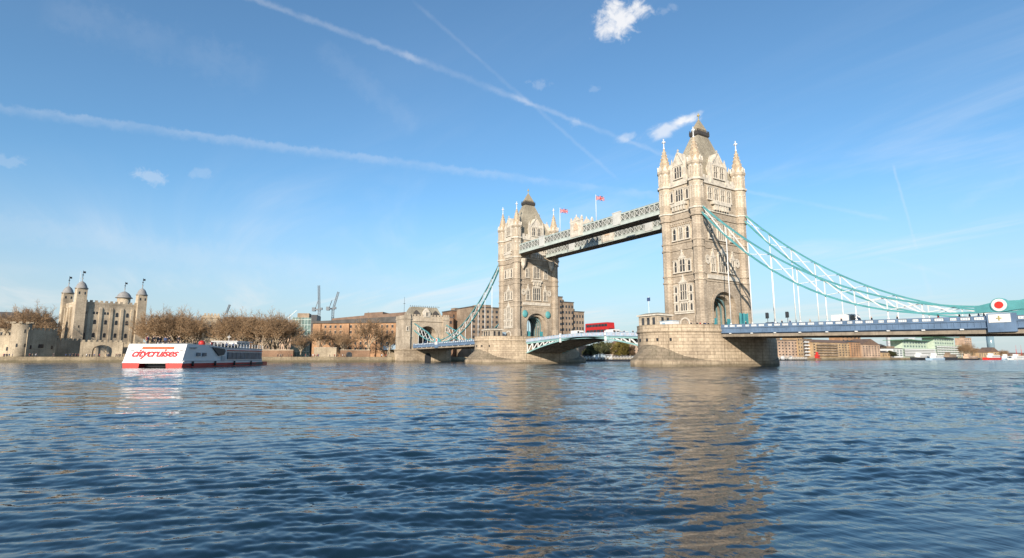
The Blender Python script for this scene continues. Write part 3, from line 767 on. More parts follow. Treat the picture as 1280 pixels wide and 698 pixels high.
# ------------------------------------------------------------------ high walkways
def union_flag():
    m = MB(); nx, ny, L, H = 36, 18, 2.7, 1.45
    def pt(i, j):
        x = i / nx; return (x * L, .22 * math.sin(x * 8.5 + j * .12) * x ** .6, -j / ny * H - .32 * x * x)
    for i in range(nx):
        for j in range(ny):
            u, v = (i + .5) / nx * 2 - 1, (j + .5) / ny * 2 - 1
            c = 0
            if min(abs(u * 1 - v), abs(u + v)) < .22: c = 1
            if min(abs(u - v), abs(u + v)) < .085: c = 2
            if abs(u) < .17 or abs(v) < .34: c = 1
            if abs(u) < .10 or abs(v) < .2: c = 2
            m.add([pt(i, j), pt(i + 1, j), pt(i + 1, j + 1), pt(i, j + 1)], [(0, 1, 2, 3)], c, True)
    return m.mesh('flag', [plain('flag_blue', (.03, .05, .20), .8), plain('flag_white', (.5, .48, .48), .8), plain('flag_red', (.42, .03, .04), .8)], fix=False)
offwhite = plain('walkway_white', (.50, .50, .47), .5, .12, .5, 0, .25)
def build_walkway(yc, label):
    root = thing('high_walkway', label, 'walkway', (0, yc, 40.3), 0, 'high level walkways between the towers')
    X0 = 36.0; hw = 2.05; zb, zt_ = 0., 3.5
    m = MB(); m.box(-X0, X0, -hw, hw, 0, .28)
    for i in range(30): m.box(-X0 + 1 + i * 2.4, -X0 + 1.35 + i * 2.4, -hw + .1, hw - .1, -.22, 0)
    m.build('floor', under, root)
    m = MB(); m.box(-X0, X0, -hw + .12, hw - .12, .3, 3.0); m.build('glazing', glassy('walkway_glass', (.14, .15, .13), .2, .5), root)
    m = MB(); m.xprism([(-hw - .1, 3.25), (hw + .1, 3.25), (hw - .3, 3.65), (-hw + .3, 3.65)], -X0, X0); m.build('roof', plain('walkway_roof', (.26, .32, .30), .6), root)
    for s in (-1, 1):
        y = s * hw
        m = MB(); m.box(-X0, X0, *sorted((y - s * .1, y + s * .16)), -.12, .95); m.box(-X0, X0, *sorted((y - s * .1, y + s * .24)), .86, 1.02); m.box(-X0, X0, *sorted((y - s * .1, y + s * .22)), -.16, .02); m.box(-X0, X0, *sorted((y - s * .1, y + s * .14)), 3.0, 3.26)
        ch = m.build('chord', plain('walkway_chord_paint', (.44, .49, .45), .5, .12, .5, 0, .2), root)
        b = MB(); n = 38; w = 2 * X0 / n
        for i in range(n):
            x = -X0 + i * w; b.bar((x, y + s * .06, 1.0), (x + w, y + s * .06, 3.02), .08, .15); b.bar((x, y + s * .05, 3.02), (x + w, y + s * .05, 1.0), .08, .15)
            b.box(x - .07, x + .07, *sorted((y, y + s * .12)), 1.0, 3.0)
        b.build('lattice', offwhite, root)
        for xc, w2, h2 in ((-20, 1.5, 3.7), (17.5, 1.6, 3.9), (-1, 3.0, 5.2)):
            p = MB(); p.box(xc - w2, xc + w2, *sorted((y - s * .2, y + s * .34)), .2, h2)
            p.box(xc - w2 - .2, xc + w2 + .2, *sorted((y - s * .24, y + s * .42)), h2, h2 + .22)
            if w2 > 2:
                for q in (-1, 1): p.box(xc + q * (w2 - .35) - .3, xc + q * (w2 - .35) + .3, *sorted((y - s * .18, y + s * .4)), h2 + .2, h2 + 1.1); p.cone((xc + q * (w2 - .35), y + s * .1), .36, .05, h2 + 1.1, h2 + 1.7, 8)
                p.yprism([(xc - 1.9, h2 + .2), (xc + 1.9, h2 + .2), (xc + .9, h2 + 1.2), (xc + .35, h2 + 1.5), (xc - .35, h2 + 1.5), (xc - .9, h2 + 1.2)], *sorted((y - s * .1, y + s * .3)))
                p.cone((xc, y + s * .1), .3, .04, h2 + 1.5, h2 + 2.4, 8)
            pn = p.build('panel', trim if w2 > 2 else offwhite, root)
            if w2 > 2:
                e = MB(); e.yprism([(xc - 1.1, 2.2), (xc + 1.1, 2.2), (xc + 1.1, 3.6), (xc, 4.9), (xc - 1.1, 3.6)], *sorted((y + s * .3, y + s * .46))); e.build('crest', plain('crest_stone', (.55, .40, .28), .8, .3, 2), pn)
    return root
build_walkway(-6.75, 'high walkway nearer the viewer with carved stone crest in the middle')
build_walkway(6.75, 'high walkway behind the nearer one, seen below it')
FLAG = union_flag()
for x, y, lab in ((-13.3, -6.0, 'white flagpole with small flag, nearer the far tower'), (5.3, -6.0, 'white flagpole with small flag in the middle of the walkway')):
    fp = thing('flagpole', lab, 'flagpole', (x, y, 43.95), 0, 'flagpoles on the high walkway')
    m = MB(); m.tube((0, 0, 0), (0, 0, 9.2), .12, .07, 8); m.lathe((0, 0), [(.02, 9.15), (.16, 9.28), (.02, 9.42)], 8); m.box(-.3, .3, -.3, .3, -.25, .25); m.build('pole', white, fp)
    fl = link('flag', FLAG, fp, (.1, 0, 9.0), R(52 if x < 0 else 58))

# ------------------------------------------------------------------ generic background buildings
GROUND = GZ
glassdark = glassy('dark_window', (.03, .033, .038), .15)
rooflead = plain('dark_roof', (.075, .068, .062), .75, .25, .3)
rooftile = plain('brown_tile_roof', (.16, .105, .075), .8, .2, .4)
def frame(name, label, cat, G0, G1, group=None):
    """an Empty at G0, local x runs along the front towards G1, local -y faces the river"""
    dx, dy = G1[0] - G0[0], G1[1] - G0[1]
    return thing(name, label, cat, (G0[0], G0[1], GROUND), math.atan2(dy, dx), group), math.hypot(dx, dy)
def height(G, py): return z_at(G[0], G[1], py) - GROUND
def win_grid(root, W_, z0, z1, cols, rows, fw=.5, fh=.6, x0=0., mat=None, sill=None, y=0., skip=lambda i, j: False):
    cw, rh = W_ / cols, (z1 - z0) / rows
    m = MB(); m.box(-cw * fw / 2, cw * fw / 2, -.05, .2, 0, rh * fh)
    me = m.mesh('window', mat or glassdark)
    s = None
    if sill:
        q = MB(); q.box(-cw * fw / 2 - .15, cw * fw / 2 + .15, -.16, .1, -.22, -.01); q.box(-cw * fw / 2 - .1, cw * fw / 2 + .1, -.12, .1, rh * fh + .01, rh * fh + .25); s = q.mesh('sill', sill)
    for j in range(rows):
        for i in range(cols):
            if skip(i, j): continue
            o = link('window', me, root, (x0 + cw * (i + .5), y, z0 + rh * (j + .2)))
            if s: link('sill', s, o)
def block(root, x0, x1, y0, y1, h, mat, name='wall', z0=-.5):
    m = MB(); m.box(x0, x1, y0, y1, z0, h); return m.build(name, mat, root)
def gable_roof(root, x0, x1, y0, y1, z, h, mat, along=True, ov=.4):
    m = MB()
    if along: m.xprism([(y0 - ov, z), (y1 + ov, z), ((y0 + y1) / 2, z + h)], x0 - ov, x1 + ov)
    else: m.yprism([(x0 - ov, z), (x1 + ov, z), ((x0 + x1) / 2, z + h)], y0 - ov, y1 + ov)
    return m.build('roof', mat, root)
def hip_roof(root, x0, x1, y0, y1, z, h, mat, k=.35, ov=.4):
    m = MB(); a = min(x1 - x0, y1 - y0) * k
    m.loft([[(x0 - ov, y0 - ov, z), (x1 + ov, y0 - ov, z), (x1 + ov, y1 + ov, z), (x0 - ov, y1 + ov, z)], [(x0 + a, y0 + a, z + h), (x1 - a, y0 + a, z + h), (x1 - a, y1 - a, z + h), (x0 + a, y1 - a, z + h)]])
    return m.build('roof', mat, root)
def crenels(m, x0, x1, y0, y1, z, h=.9, w=1.1, mat=0):
    n = max(2, int(round((x1 - x0) / (w * 2))))
    for i in range(n):
        a = x0 + (i + .25) * (x1 - x0) / n; m.box(a, a + (x1 - x0) / n * .55, y0, y1, z - .05, z + h, mat)
def FW(off): return ((-150 - off * .9225, -52 - off * -.386 * -1 + off * .386 * 2 * 0 + off * .772 * 0 + off * 0 + off * .386), (-205 - off * .9225, -185 + off * .386))
def FWl(off):
    nx, ny = -.9241, .3821                                   # inland normal of the wharf line
    return ((-150 + nx * off, -52 + ny * off), (-205 + nx * off, -185 + ny * off))
def FE(off): return ((-134 - off, 0), (-134 - off, 500))

# ------------------------------------------------------------------ north gatehouse of the bridge
def build_gatehouse():
    g = thing('bridge_gatehouse', 'stone gatehouse with hipped roof and arch at the end of the far side span', 'gatehouse', (-131, -2.2, 0), math.pi / 2)
    # local x runs along world +Y, local -y faces the river (+X)
    HWD = 12.6
    m = MB(); poly = wall_with_arch(HWD - 3.2, 0, 22.6, 5.2, 12.5, 18.0, .6); m.yprism(poly, 0, 9.0); m.build('wall', ashlar, g)
    for s in (-1, 1):
        t = MB(); a, b = sorted((s * (HWD - 3.4), s * HWD)); t.box(a, b, -1.1, 10, -2, 21.2); tt = t.build('corner_tower', ashlar, g)
        t = MB(); t.box(a - .25, b + .25, -1.35, 10.2, 21.2, 21.9); t.box(a - .1, b + .1, -1.2, 10.1, 21.9, 23.2); crenels(t, a - .1, b + .1, -1.2, -.6, 23.2, .9, .7); t.build('parapet', ashlar, tt)
        t = MB(); t.box(a - .15, b + .15, -1.25, 10.1, 12.2, 12.6); t.build('string_course', granite, tt)
    m = MB(); m.box(-HWD + 3.4, HWD - 3.4, -.45, .2, 20.3, 20.8); m.box(-HWD + 3.4, HWD - 3.4, -.35, .2, 20.8, 23.0); crenels(m, -HWD + 3.4, HWD - 3.4, -.35, .2, 23.0, .9, .9); m.build('parapet', ashlar, g)
    o, i = arch(6.1, 8, 12.5, 18.9, 13), arch(5.2, 8, 12.5, 18.0, 13); m = MB(); m.yprism([(x + .6, z) for x, z in o + i[::-1]], -.35, .3); m.build('arch_moulding', ashlar, g)
    m = MB(); m.loft([[(-HWD + 3, .3, 22.6), (HWD - 3, .3, 22.6), (HWD - 3, 9, 22.6), (-HWD + 3, 9, 22.6)], [(-HWD + 5.6, 2.5, 28.0), (HWD - 5.6, 2.5, 28.0), (HWD - 5.6, 6.5, 28.0), (-HWD + 5.6, 6.5, 28.0)]]); rf = m.build('roof', slate, g)
    m = MB()
    for k in range(16): m.box(-8.2 + k * 1.08, -8.0 + k * 1.08, 2.4, 2.6, 28, 28.7)
    m.build('cresting', lead, rf)
    m = MB(); m.yprism([(-1.9, 22.5), (1.9, 22.5), (1.9, 25.2), (0, 27.4), (-1.9, 25.2)], -.5, 3.5); d = m.build('dormer', trim, g)
    fm, pm = window_mesh(1.3, 1.9, 2, False, False); o = link('window', fm, d, (0, -.52, 23.2)); link('pane', pm, o)
    for u in (-5.4, 5.4):
        m = MB(); m.yprism([(u - 1.5, 22.6), (u + 1.5, 22.6), (u + 1.5, 24.8), (u, 26.2), (u - 1.5, 24.8)], .2, 4); dd = m.build('roof_vent', rooflead, g)
    m = MB(); m.tube((-10.8, 4, 23), (-10.8, 4, 33), .1, .05, 6); m.box(-11.3, -10.3, 3.95, 4.05, 29.4, 29.6); m.build('mast', darkmetal, g)
    m = MB(); m.box(-HWD - .6, HWD + .6, -2.6, 10, -2.5, 5.6); m.box(-HWD - .9, HWD + .9, -2.9, 10, 5.6, 6.1); b = m.build('plinth', pierstone, g)
    m = MB(); m.yprism(arch(1.7, -.5, 2.4, 4.2), -2.66, -2.5); m.build('culvert', darkmetal, b)
    m = MB()
    for u in (-3.5, 0, 3.5): m.box(u - .9, u + .9, 8.8, 9.1, 9, 14)
    for s in (-1, 1): put_small_window(g, s * (HWD - 1.7), 15.5)
    return g
def put_small_window(g, u, z):
    fm, pm = window_mesh(.7, 1.8, 1, False, False); o = link('window', fm, g, (u, -1.12, z)); link('pane', pm, o)
build_gatehouse()
def build_approach():
    a = thing('approach_viaduct', 'blue parapeted approach road running inland behind the gatehouse', 'viaduct', (-141, 0, 0), 0)
    m = MB(); m.loft([[(0, -9, 6.9), (0, 9, 6.9), (0, 9, 7.9), (0, -9, 7.9)], [(-110, -9, 5.2), (-110, 9, 5.2), (-110, 9, 6.2), (-110, -9, 6.2)]]); m.build('roadway', asphalt, a)
    m = MB(); m.loft([[(0, -9.4, 6.6), (0, -9, 6.6), (0, -9, 9.0), (0, -9.4, 9.0)], [(-110, -9.4, 5), (-110, -9, 5), (-110, -9, 7.4), (-110, -9.4, 7.4)]]); m.build('parapet', bluepale, a)
    for k in range(7): m = MB(); m.box(-14 - k * 15, -11 - k * 15, -8.6, 8.6, 0, 6.4); m.build('pillar', ragstone, a)
    for s in (-1, 1):
        m = MB(); m.bar((0, s * 8.8, 18.5), (-22, s * 8.8, 7.0), .7, 1.1); m.build('anchor_tie', bluepale, a)
build_approach()

# ------------------------------------------------------------------ the old castle on the left
def build_keep():
    G0, G1 = at(90, 330), at(171.5, 356)
    k, Wd = frame('castle_keep', 'square pale stone castle keep with four domed corner turrets', 'castle', G0, G1)
    zb = height(G0, 376.5); Dp = 30.
    m = MB(); m.box(0, Wd, 0, Dp, -1, zb - 1.2); m.build('wall', keepstone, k)
    m = MB()
    for a, b, c, d in ((-.1, Wd + .1, -.12, .6), (-.1, Wd + .1, Dp - .6, Dp + .1)): m.box(a, b, c, d, zb - 1.2, zb); crenels(m, a, b, c, d, zb, 1.1, 1.3)
    m.box(-.1, .6, .6, Dp - .6, zb - 1.2, zb); m.box(Wd - .6, Wd + .1, .6, Dp - .6, zb - 1.2, zb); m.build('battlement', keepstone, k)
    for i in range(1, 6):
        x = Wd * i / 6 + .4; m = MB(); m.box(x - .75, x + .75, -.55, .1, -1, zb - 4); m.xprism([(-.55, zb - 4), (.05, zb - 4), (.05, zb - 2.6)], x - .75, x + .75); m.build('buttress', keepstone, k)
    for i in range(1, 5):
        m = MB(); y = Dp * i / 5; m.box(-1.0, .1, y - .75, y + .75, -1, zb - 3); m.build('buttress', keepstone, k)
    domel = plain('lead_dome', (.26, .25, .235), .55, .15, .6)
    for x, y, r, py, rnd in ((1.0, .6, 2.6, 362, 0), (.8, Dp - 1, 2.6, 366.5, 0), (Wd - .6, .6, 2.5, 366, 0), (Wd - 2.5, Dp - 2, 3.8, 368, 1)):
        zt = zb + {362: 7.6, 366: 6.4, 366.5: 6.8, 368: 6.2}[py]
        m = MB()
        if rnd: m.lathe((x, y), [(r, -1), (r, zt)], 20)
        else: m.box(x - r, x + r, y - r, y + r, -1, zt)
        t = m.build('turret', keepstone, k)
        m = MB(); m.lathe((x, y), [(r * 1.32, zt), (r * 1.34, zt + .3), (r * 1.1, zt + .9), (r * .98, zt + 2.0), (r * .72, zt + 3.3), (r * .36, zt + 4.2), (.22, zt + 4.7), (.18, zt + 6.0), (.42, zt + 6.4), (.15, zt + 6.8)], 20); m.build('dome', domel, t)
        m = MB(); m.tube((x, y, zt + 6.6), (x, y, zt + 11.2), .16, .12, 6); m.box(x - .1, x + 1.3, y - .06, y + .06, zt + 9.6, zt + 10.8); m.lathe((x, y), [(.05, zt + 8), (.55, zt + 8.5), (.05, zt + 9)], 8); m.build('weathervane', darkmetal, t)
        for q in (-.9, .9):
            m = MB(); m.box(x + q * r * .6 - .38, x + q * r * .6 + .38, y - r - .06, y - r + .3, zt - 3.6, zt - 2.0)
            if not rnd: m.build('window', glassdark, t)
        if not rnd and x < 5: 
            m = MB(); m.box(x - .3, x + .3, y - r - .06, y - r + .3, zb * .52, zb * .52 + 1.5); m.build('window', glassdark, t)
    def warch(w, h): 
        m = MB(); m.yprism(arch(w / 2, 0, h - w / 2, h, 7), -.06, .25); return m.mesh('window', glassdark)
    wa, wb, wc = warch(1.5, 2.8), warch(1.0, 1.6), warch(2.7, 4.4)
    for i in range(6):
        x = Wd * (i + .55) / 6 + .4
        link('window', wa, k, (x, 0, zb - 13.5)); 
        if i: link('window', wa, k, (x, 0, zb - 21.5))
        else: link('window', wc, k, (x + .2, 0, zb - 23))
        if i < 3:
            for q in (-.75, .75): link('window', wb, k, (x + q, 0, zb - 7.4))
        else: link('window', wa, k, (x, 0, zb - 8.6))
    m = MB(); m.tube((1, 6, zb), (1, 6, zb + 19), .12, .08, 6); m.build('flagpole', white, k)
    return k
build_keep()
def arch_slits(root, pts, w=.9, h=1.9, y=-.06, name='window'):
    m = MB(); m.yprism(arch(w / 2, 0, h - w / 2, h, 6), y, .3); me = m.mesh(name, glassdark)
    for x, z in pts: link(name, me, root, (x, 0, z))
def curtain(name, label, px0, D0, px1, D1, pyt, dep=3.0, mat=None, slits=(), cren=True, cat='castle wall', group=None, gate=None):
    G0, G1 = at(px0, D0), at(px1, D1)
    if D1 == 0: G1 = hit(px1, G0, (G0[0] - .707, G0[1] + .707))    # front turned away from the sun
    r, Wd = frame(name, label, cat, G0, G1, group)
    h = height(G0, pyt); m = MB()
    if gate:
        u, hw, sp, ap = gate; a = [(Wd * u + x, z) for x, z in arch(hw, -.5, sp, ap)]
        m.yprism([(0, -.5), (0, h), (Wd, h), (Wd, -.5)] + a, 0, dep)
    else: m.box(0, Wd, 0, dep, -.5, h)
    m.build('wall', mat or ragstone, r)
    if cren:
        c = MB(); crenels(c, 0, Wd, -.05, .6, h, 1.0, 1.1); c.build('battlement', mat or ragstone, r)
    if slits: arch_slits(r, [(Wd * u, h * v) for u, v in slits])
    return r, Wd, h
# outer works, nearest the wharf first
curtain('castle_wall', 'sunlit pale castle wall with a double window at the left edge', -40, 272, 19, 272, 419.5, 6, None, ((.80, .3), (.86, .3), (.55, .3)))
def round_tower():
    G = at(22.5, 271); t = thing('castle_tower', 'round sunlit castle tower beside the wharf', 'castle tower', (*G, GROUND)); h = height(G, 405); r = 3.9
    m = MB(); m.lathe((0, 0), [(r + .35, -.5), (r, 1.5), (r, h)], 24); m.build('wall', ragstone, t)
    m = MB()
    for i in range(9):
        a = i * 2 * math.pi / 9; m.box(r * math.cos(a) - .6, r * math.cos(a) + .6, r * math.sin(a) - .6, r * math.sin(a) + .6, h - .1, h + .9)
    m.build('battlement', ragstone, t)
    for da, z in ((-.3, .3), (.5, .3), (.35, .72)):
        a = math.atan2(CAM[1] - G[1], CAM[0] - G[0]) + da; m = MB(); m.box(-.3, .3, -.1, .3, 0, 1.7); o = m.build('window', glassdark, t, (r * math.cos(a), r * math.sin(a), h * z), a + math.pi / 2)
round_tower()
curtain('gate_tower', 'broad low castle tower over the water gate, beside the round tower', 31, 270, 68, 0, 412, 8, None, ((.14, .30), (.42, .34), (.48, .34), (.54, .34), (.86, .30)), True, 'castle tower')
curtain('castle_wall', 'low dark castle wall between the water gate tower and the arched wall', 68, 286, 99, 0, 425, 3)
curtain('castle_wall', 'sunlit castle wall pierced by a broad archway near the boat', 98.5, 284, 152, 293, 427.5, 4, None, (), True, 'castle wall', None, (.52, 4.2, 3.3, 6.4))
curtain('castle_wall', 'long low castle wall behind the boat and the bare trees', 150, 300, 246, 316, 430, 3)
# inner ward buildings
for px0, D0, px1, D1, pye, pyr, mat, lab in (
        (-20, 322, 37, 330, 398, 389, ragstone, 'dark roofed castle range behind the bare tree at far left'),
        (36, 318, 66, 330, 404, 395, keepstone, 'beige castle range with two dark windows left of the keep'),
        (-30, 300, 14, 304, 410, 404, ragstone, 'low castle lodging above the sunlit wall at the left edge')):
    G0, G1 = at(px0, D0), at(px1, D1); r, Wd = frame('castle_range', lab, 'castle building', G0, G1, 'castle buildings inside the walls')
    h = height(G0, pye); block(r, 0, Wd, 0, 10, h, mat); gable_roof(r, 0, Wd, 0, 10, h, height(G0, pyr) - h, rooflead)
    win_grid(r, Wd, h - 6, h - 1, 4, 1, .32, .55)
    m = MB(); m.box(Wd * .7, Wd * .7 + 1.6, 4, 5.6, h, height(G0, pyr) + 2); m.build('chimney', rooftile, r)
def bastion(px0, px1, D, pyt, lab):
    G0, G1 = at(px0, D), at(px1, D + (px1 - px0) * .22); r, Wd = frame('castle_tower', lab, 'castle tower', G0, G1); h = height(G0, pyt)
    m = MB(); m.box(0, Wd, 0, 10, -.5, h); m.build('wall', keepstone, r); c = MB(); crenels(c, 0, Wd, -.1, .6, h, 1.1, .9); c.box(-.3, Wd + .3, -.3, 10.2, h - 1.6, h - 1.1); c.build('battlement', keepstone, r)
    arch_slits(r, [(Wd * .3, h * .45), (Wd * .7, h * .45), (Wd * .5, h * .7)], .8, 1.7)
bastion(250, 271, 312, 394, 'lone square castle tower among the bare trees above the boat')

# ------------------------------------------------------------------ trees
def bare_tree_mesh(seed, H, spread):
    rnd = random.Random(seed); T = MB(); C = MB()
    def twig(p, d, L):
        for _ in range(4):
            v = (d * .7 + Vector((rnd.uniform(-1, 1), rnd.uniform(-1, 1), rnd.uniform(-.7, .8)))).normalized(); s = p + d * L * rnd.uniform(0, 1); e = s + v * rnd.uniform(.8, 1.9)
            w = v.cross(Vector((rnd.uniform(-1, 1), rnd.uniform(-1, 1), rnd.uniform(-1, 1)))).normalized() * .042
            C.add([s - w, s + w, e], [(0, 1, 2)])
    def grow(p, d, L, r, lev):
        q = p + d * L; m = p.lerp(q, .5) + Vector((rnd.uniform(-1, 1), rnd.uniform(-1, 1), rnd.uniform(-.5, .5))) * L * .06
        M = T if lev < 3 else C; n = 6 if lev < 2 else 4 if lev < 3 else 3
        M.tube(p, m, r, r * .84, n); M.tube(m, q, r * .84, r * .66, n)
        if lev >= 3: twig(p, d, L)
        if lev >= 5: return
        for i in range(3 if lev < 3 else 2):
            a = rnd.uniform(0, 6.283); side = Vector((math.cos(a), math.sin(a), rnd.uniform(-.3, .5)))
            v = (d + side * rnd.uniform(.45, 1.0) * spread).normalized()
            grow(p.lerp(q, rnd.uniform(.45, 1.)), v, L * rnd.uniform(.58, .8), r * .55, lev + 1)
        grow(q, (d + Vector((rnd.uniform(-.25, .25), rnd.uniform(-.25, .25), .1))).normalized(), L * .78, r * .62, lev + 1)
    base = Vector((0, 0, -.2)); top = Vector((rnd.uniform(-.3, .3), rnd.uniform(-.3, .3), H * .2)); T.tube(base, top, H * .024, H * .018, 8)
    for i in range(4):
        a = i * 1.57 + rnd.uniform(-.5, .5); d = Vector((math.cos(a) * .55 * spread, math.sin(a) * .55 * spread, 1)).normalized(); grow(top - Vector((0, 0, .3)), d, H * .25, H * .012, 1)
    grow(top, Vector((.05, 0, 1)), H * .26, H * .014, 1)
    zs = max(v[2] for v in C.v); k = H / zs; T.v = [(a * k, b * k, c * k) for a, b, c in T.v]; C.v = [(a * k, b * k, c * k) for a, b, c in C.v]
    return T.mesh('trunk', bark, uv=False, fix=False), C.mesh('crown', bare, uv=False, fix=False)
TREES = [bare_tree_mesh(s, 20., sp) for s, sp in ((1, 1.0), (2, 1.15), (3, .9), (4, 1.1))]
def tree(px, D, pyt, kind, lab, group, base=GZ):
    G = at(px, D); H = (z_at(G[0], G[1], pyt) - base) * 1.1; s = H / 20.
    t = thing('bare_tree', lab, 'tree', (*G, base), random.uniform(0, 6), group); t.scale = (s * random.uniform(.95, 1.15), s * random.uniform(.95, 1.15), s)
    a, b = TREES[kind]; link('trunk', a, t); link('crown', b, t)
tree(36, 298, 378, 2, 'lone round crowned bare tree on the skyline left of the keep', 'bare trees round the castle', 6)
tree(10, 306, 386, 0, 'bare tree over the castle lodging at the left edge', 'bare trees round the castle', 6)
tree(54, 296, 396, 3, 'small bare tree directly left of the keep', 'bare trees round the castle', 6)
rowlab = 'bare brown plane tree in the long row behind the white boat'
for i, (px, D, py) in enumerate(((186, 318, 386), (197, 309, 384), (209, 322, 388), (220, 311, 383), (231, 318, 387), (240, 309, 391), (279, 318, 392), (287, 309, 388), (297, 315, 386), (306, 309, 391), (317, 318, 393), (328, 309, 390), (338, 316, 386), (348, 308, 391), (357, 317, 395), (263, 330, 396), (191, 334, 392), (226, 336, 391), (303, 334, 390), (343, 334, 391))):
    tree(px, D, py, i % 4, rowlab, 'bare plane trees in a row behind the boat')
for px, D, py, kd, lab in ((399, 300, 407, 2, 'small dark bare tree in front of the brick building, nearest the glass block'),
                           (430, 300, 411, 1, 'low bare tree on the quay in the middle of the brick building'),
                           (461, 296, 393, 0, 'tallest bare tree in front of the long brick building'),
                           (487, 305, 410, 3, 'bare tree directly left of the bridge gatehouse'),
                           (417, 312, 412, 3, 'slight bare tree close behind the low quayside walls'),
                           (375, 297, 416, 1, 'bare tree in front of the green glass block')):
    tree(px, D, py, kd, lab, 'bare trees on the quay')

# ------------------------------------------------------------------ left bank city buildings
brickor = masonry('orange_brick', (.47, .27, .15), (.41, .235, .13), (.38, .27, .18), .9, .3, .03, .2)
brickbn = masonry('brown_brick', (.27, .165, .105), (.225, .14, .09), (.2, .14, .1), .9, .3, .03, .25)
brickyl = masonry('yellow_stock_brick', (.56, .40, .24), (.50, .355, .21), (.42, .32, .21), .9, .3, .03, .2)
brickpk = masonry('pink_brick', (.58, .42, .31), (.52, .375, .28), (.42, .32, .24), .9, .3, .03, .2)
concrete = masonry('brown_concrete', (.33, .255, .19), (.30, .235, .175), (.22, .17, .13), 3., 3., .04, .3)
greenglass = glassy('green_glass', (.13, .19, .175), .12, .6, .35, .15)
def build_brick_range():
    G0, G1 = hit(389, *FWl(52)), hit(506, *FWl(34))
    r, Wd = frame('brick_block', 'long orange brick block with two tiered dark curved roof behind the bare trees', 'office building', G0, G1)
    h0, h1 = height(G0, 404.5), height(G1, 397.5)
    h = h0
    block(r, 0, Wd, 0, 22, h, brickor)
    m = MB(); m.yprism([(-.6, h), (Wd + .6, h), (Wd + .6, h + 3.8), (Wd * .55, h + 2.6), (Wd * .2, h + 1.6), (-.6, h + 1.2)], -.8, 20); m.build('roof', rooflead, r)
    m = MB(); m.yprism([(Wd * .18, h), (Wd, h), (Wd, h + 6.4), (Wd * .6, h + 4.9), (Wd * .18, h + 3.0)], 3, 18); m.build('upper_roof', rooftile, r)
    m = MB(); m.yprism([(Wd * .5, h), (Wd * .72, h), (Wd * .72, h + 6.7), (Wd * .52, h + 6.2)], 5, 16); m.build('plant_room', rooftile, r)
    for u in (.02, .33, .62, .9):
        m = MB(); m.box(Wd * u, Wd * u + 4.2, -1.1, .2, -.5, h - .4); m.build('bay', brickor, r)
    win_grid(r, Wd, 3.5, h - .3, 18, 5, .36, .5, 0, None, plain('brick_lintel', (.45, .33, .22), .8))
    return r
build_brick_range()
def build_glass_block():
    G0, G1 = hit(363, *FWl(75)), hit(386.5, *FWl(75)); r, Wd = frame('glass_block', 'green glass office block with dark side edge beside the bare tree row', 'office building', G0, G1); h = height(G0, 397)
    block(r, 0, Wd, 0, 16, h, greenglass); m = MB(); m.box(Wd, Wd + 3.4, -.3, 16, -.5, h + 1.8); m.build('service_core', darkmetal, r)
    f = MB()
    for i in range(7): f.box(Wd * i / 6 - .12, Wd * i / 6 + .12, -.25, -.02, 0, h)
    for j in range(8): f.box(0, Wd, -.2, -.03, h * j / 7.5 + .2, h * j / 7.5 + .55)
    f.build('mullion_grid', plain('pale_mullion', (.42, .5, .46), .5), r)
    m = MB(); m.box(2, 9, 4, 12, h, h + 3); m.build('plant_room', concrete, r)
    m = MB(); m.bar((-5, 6, h - 1), (1, 6, h + 5), .22, .26); m.build('roof_strut', white, r)
build_glass_block()
def crane(px, D, pyb, pym, pytip, lean, lab, small=False):
    G = at(px, D); c = thing('tower_crane', lab, 'crane', (*G, GROUND), YAW, 'cranes on the skyline')
    zm, zt = z_at(*G, pym) - GROUND, z_at(*G, pytip) - GROUND
    steel = plain('crane_steel', (.13, .15, .17), .6)
    def lattice(p, q, w, n):
        m = MB(); p, q = Vector(p), Vector(q); d = (q - p).normalized(); a = d.cross(Vector((0, 1, .01))).normalized(); b = d.cross(a)
        cs = [a * w + b * w, a * w - b * w, -a * w - b * w, b * w - a * w]
        for k in cs: m.bar(p + k, q + k, .26, .26)
        for i in range(n):
            s, e = p.lerp(q, i / n), p.lerp(q, (i + 1) / n)
            for k in range(4): m.bar(s + cs[k], e + cs[(k + 1) % 4], .16, .16)
        return m
    lattice((0, 0, 0), (0, 0, zm), .9, int(zm / 2.2)).build('mast', steel, c)
    top = (lean, 0, zt); lattice((0, 0, zm), top, .75, 20).build('jib', steel, c)
    if small: return
    m = MB(); m.box(-6.5, 1.5, -1.2, 1.2, zm, zm + 1.4); m.box(-6.5, -3.6, -1.4, 1.4, zm - 1, zm + 2.6); m.bar((-4, 0, zm + 1), (-1.5, 0, zm + 9), .5, .5); m.bar((-1.5, 0, zm + 9), (lean * .6, 0, zm + (zt - zm) * .6), .12, .12); m.build('counterweight', steel, c)
    m = MB(); m.box(1.2, 3, -1.2, .6, zm + .2, zm + 2.4); m.build('cab', steel, c)
crane(396, 520, 401, 388, 357, -1.5, 'upright dark tower crane, left one of the close pair')
crane(413.5, 540, 401, 387, 365, 4.5, 'dark tower crane with its jib leaning right')
crane(279, 620, 395, 391, 381, 3, 'small distant crane jib rising above the tree row', True)

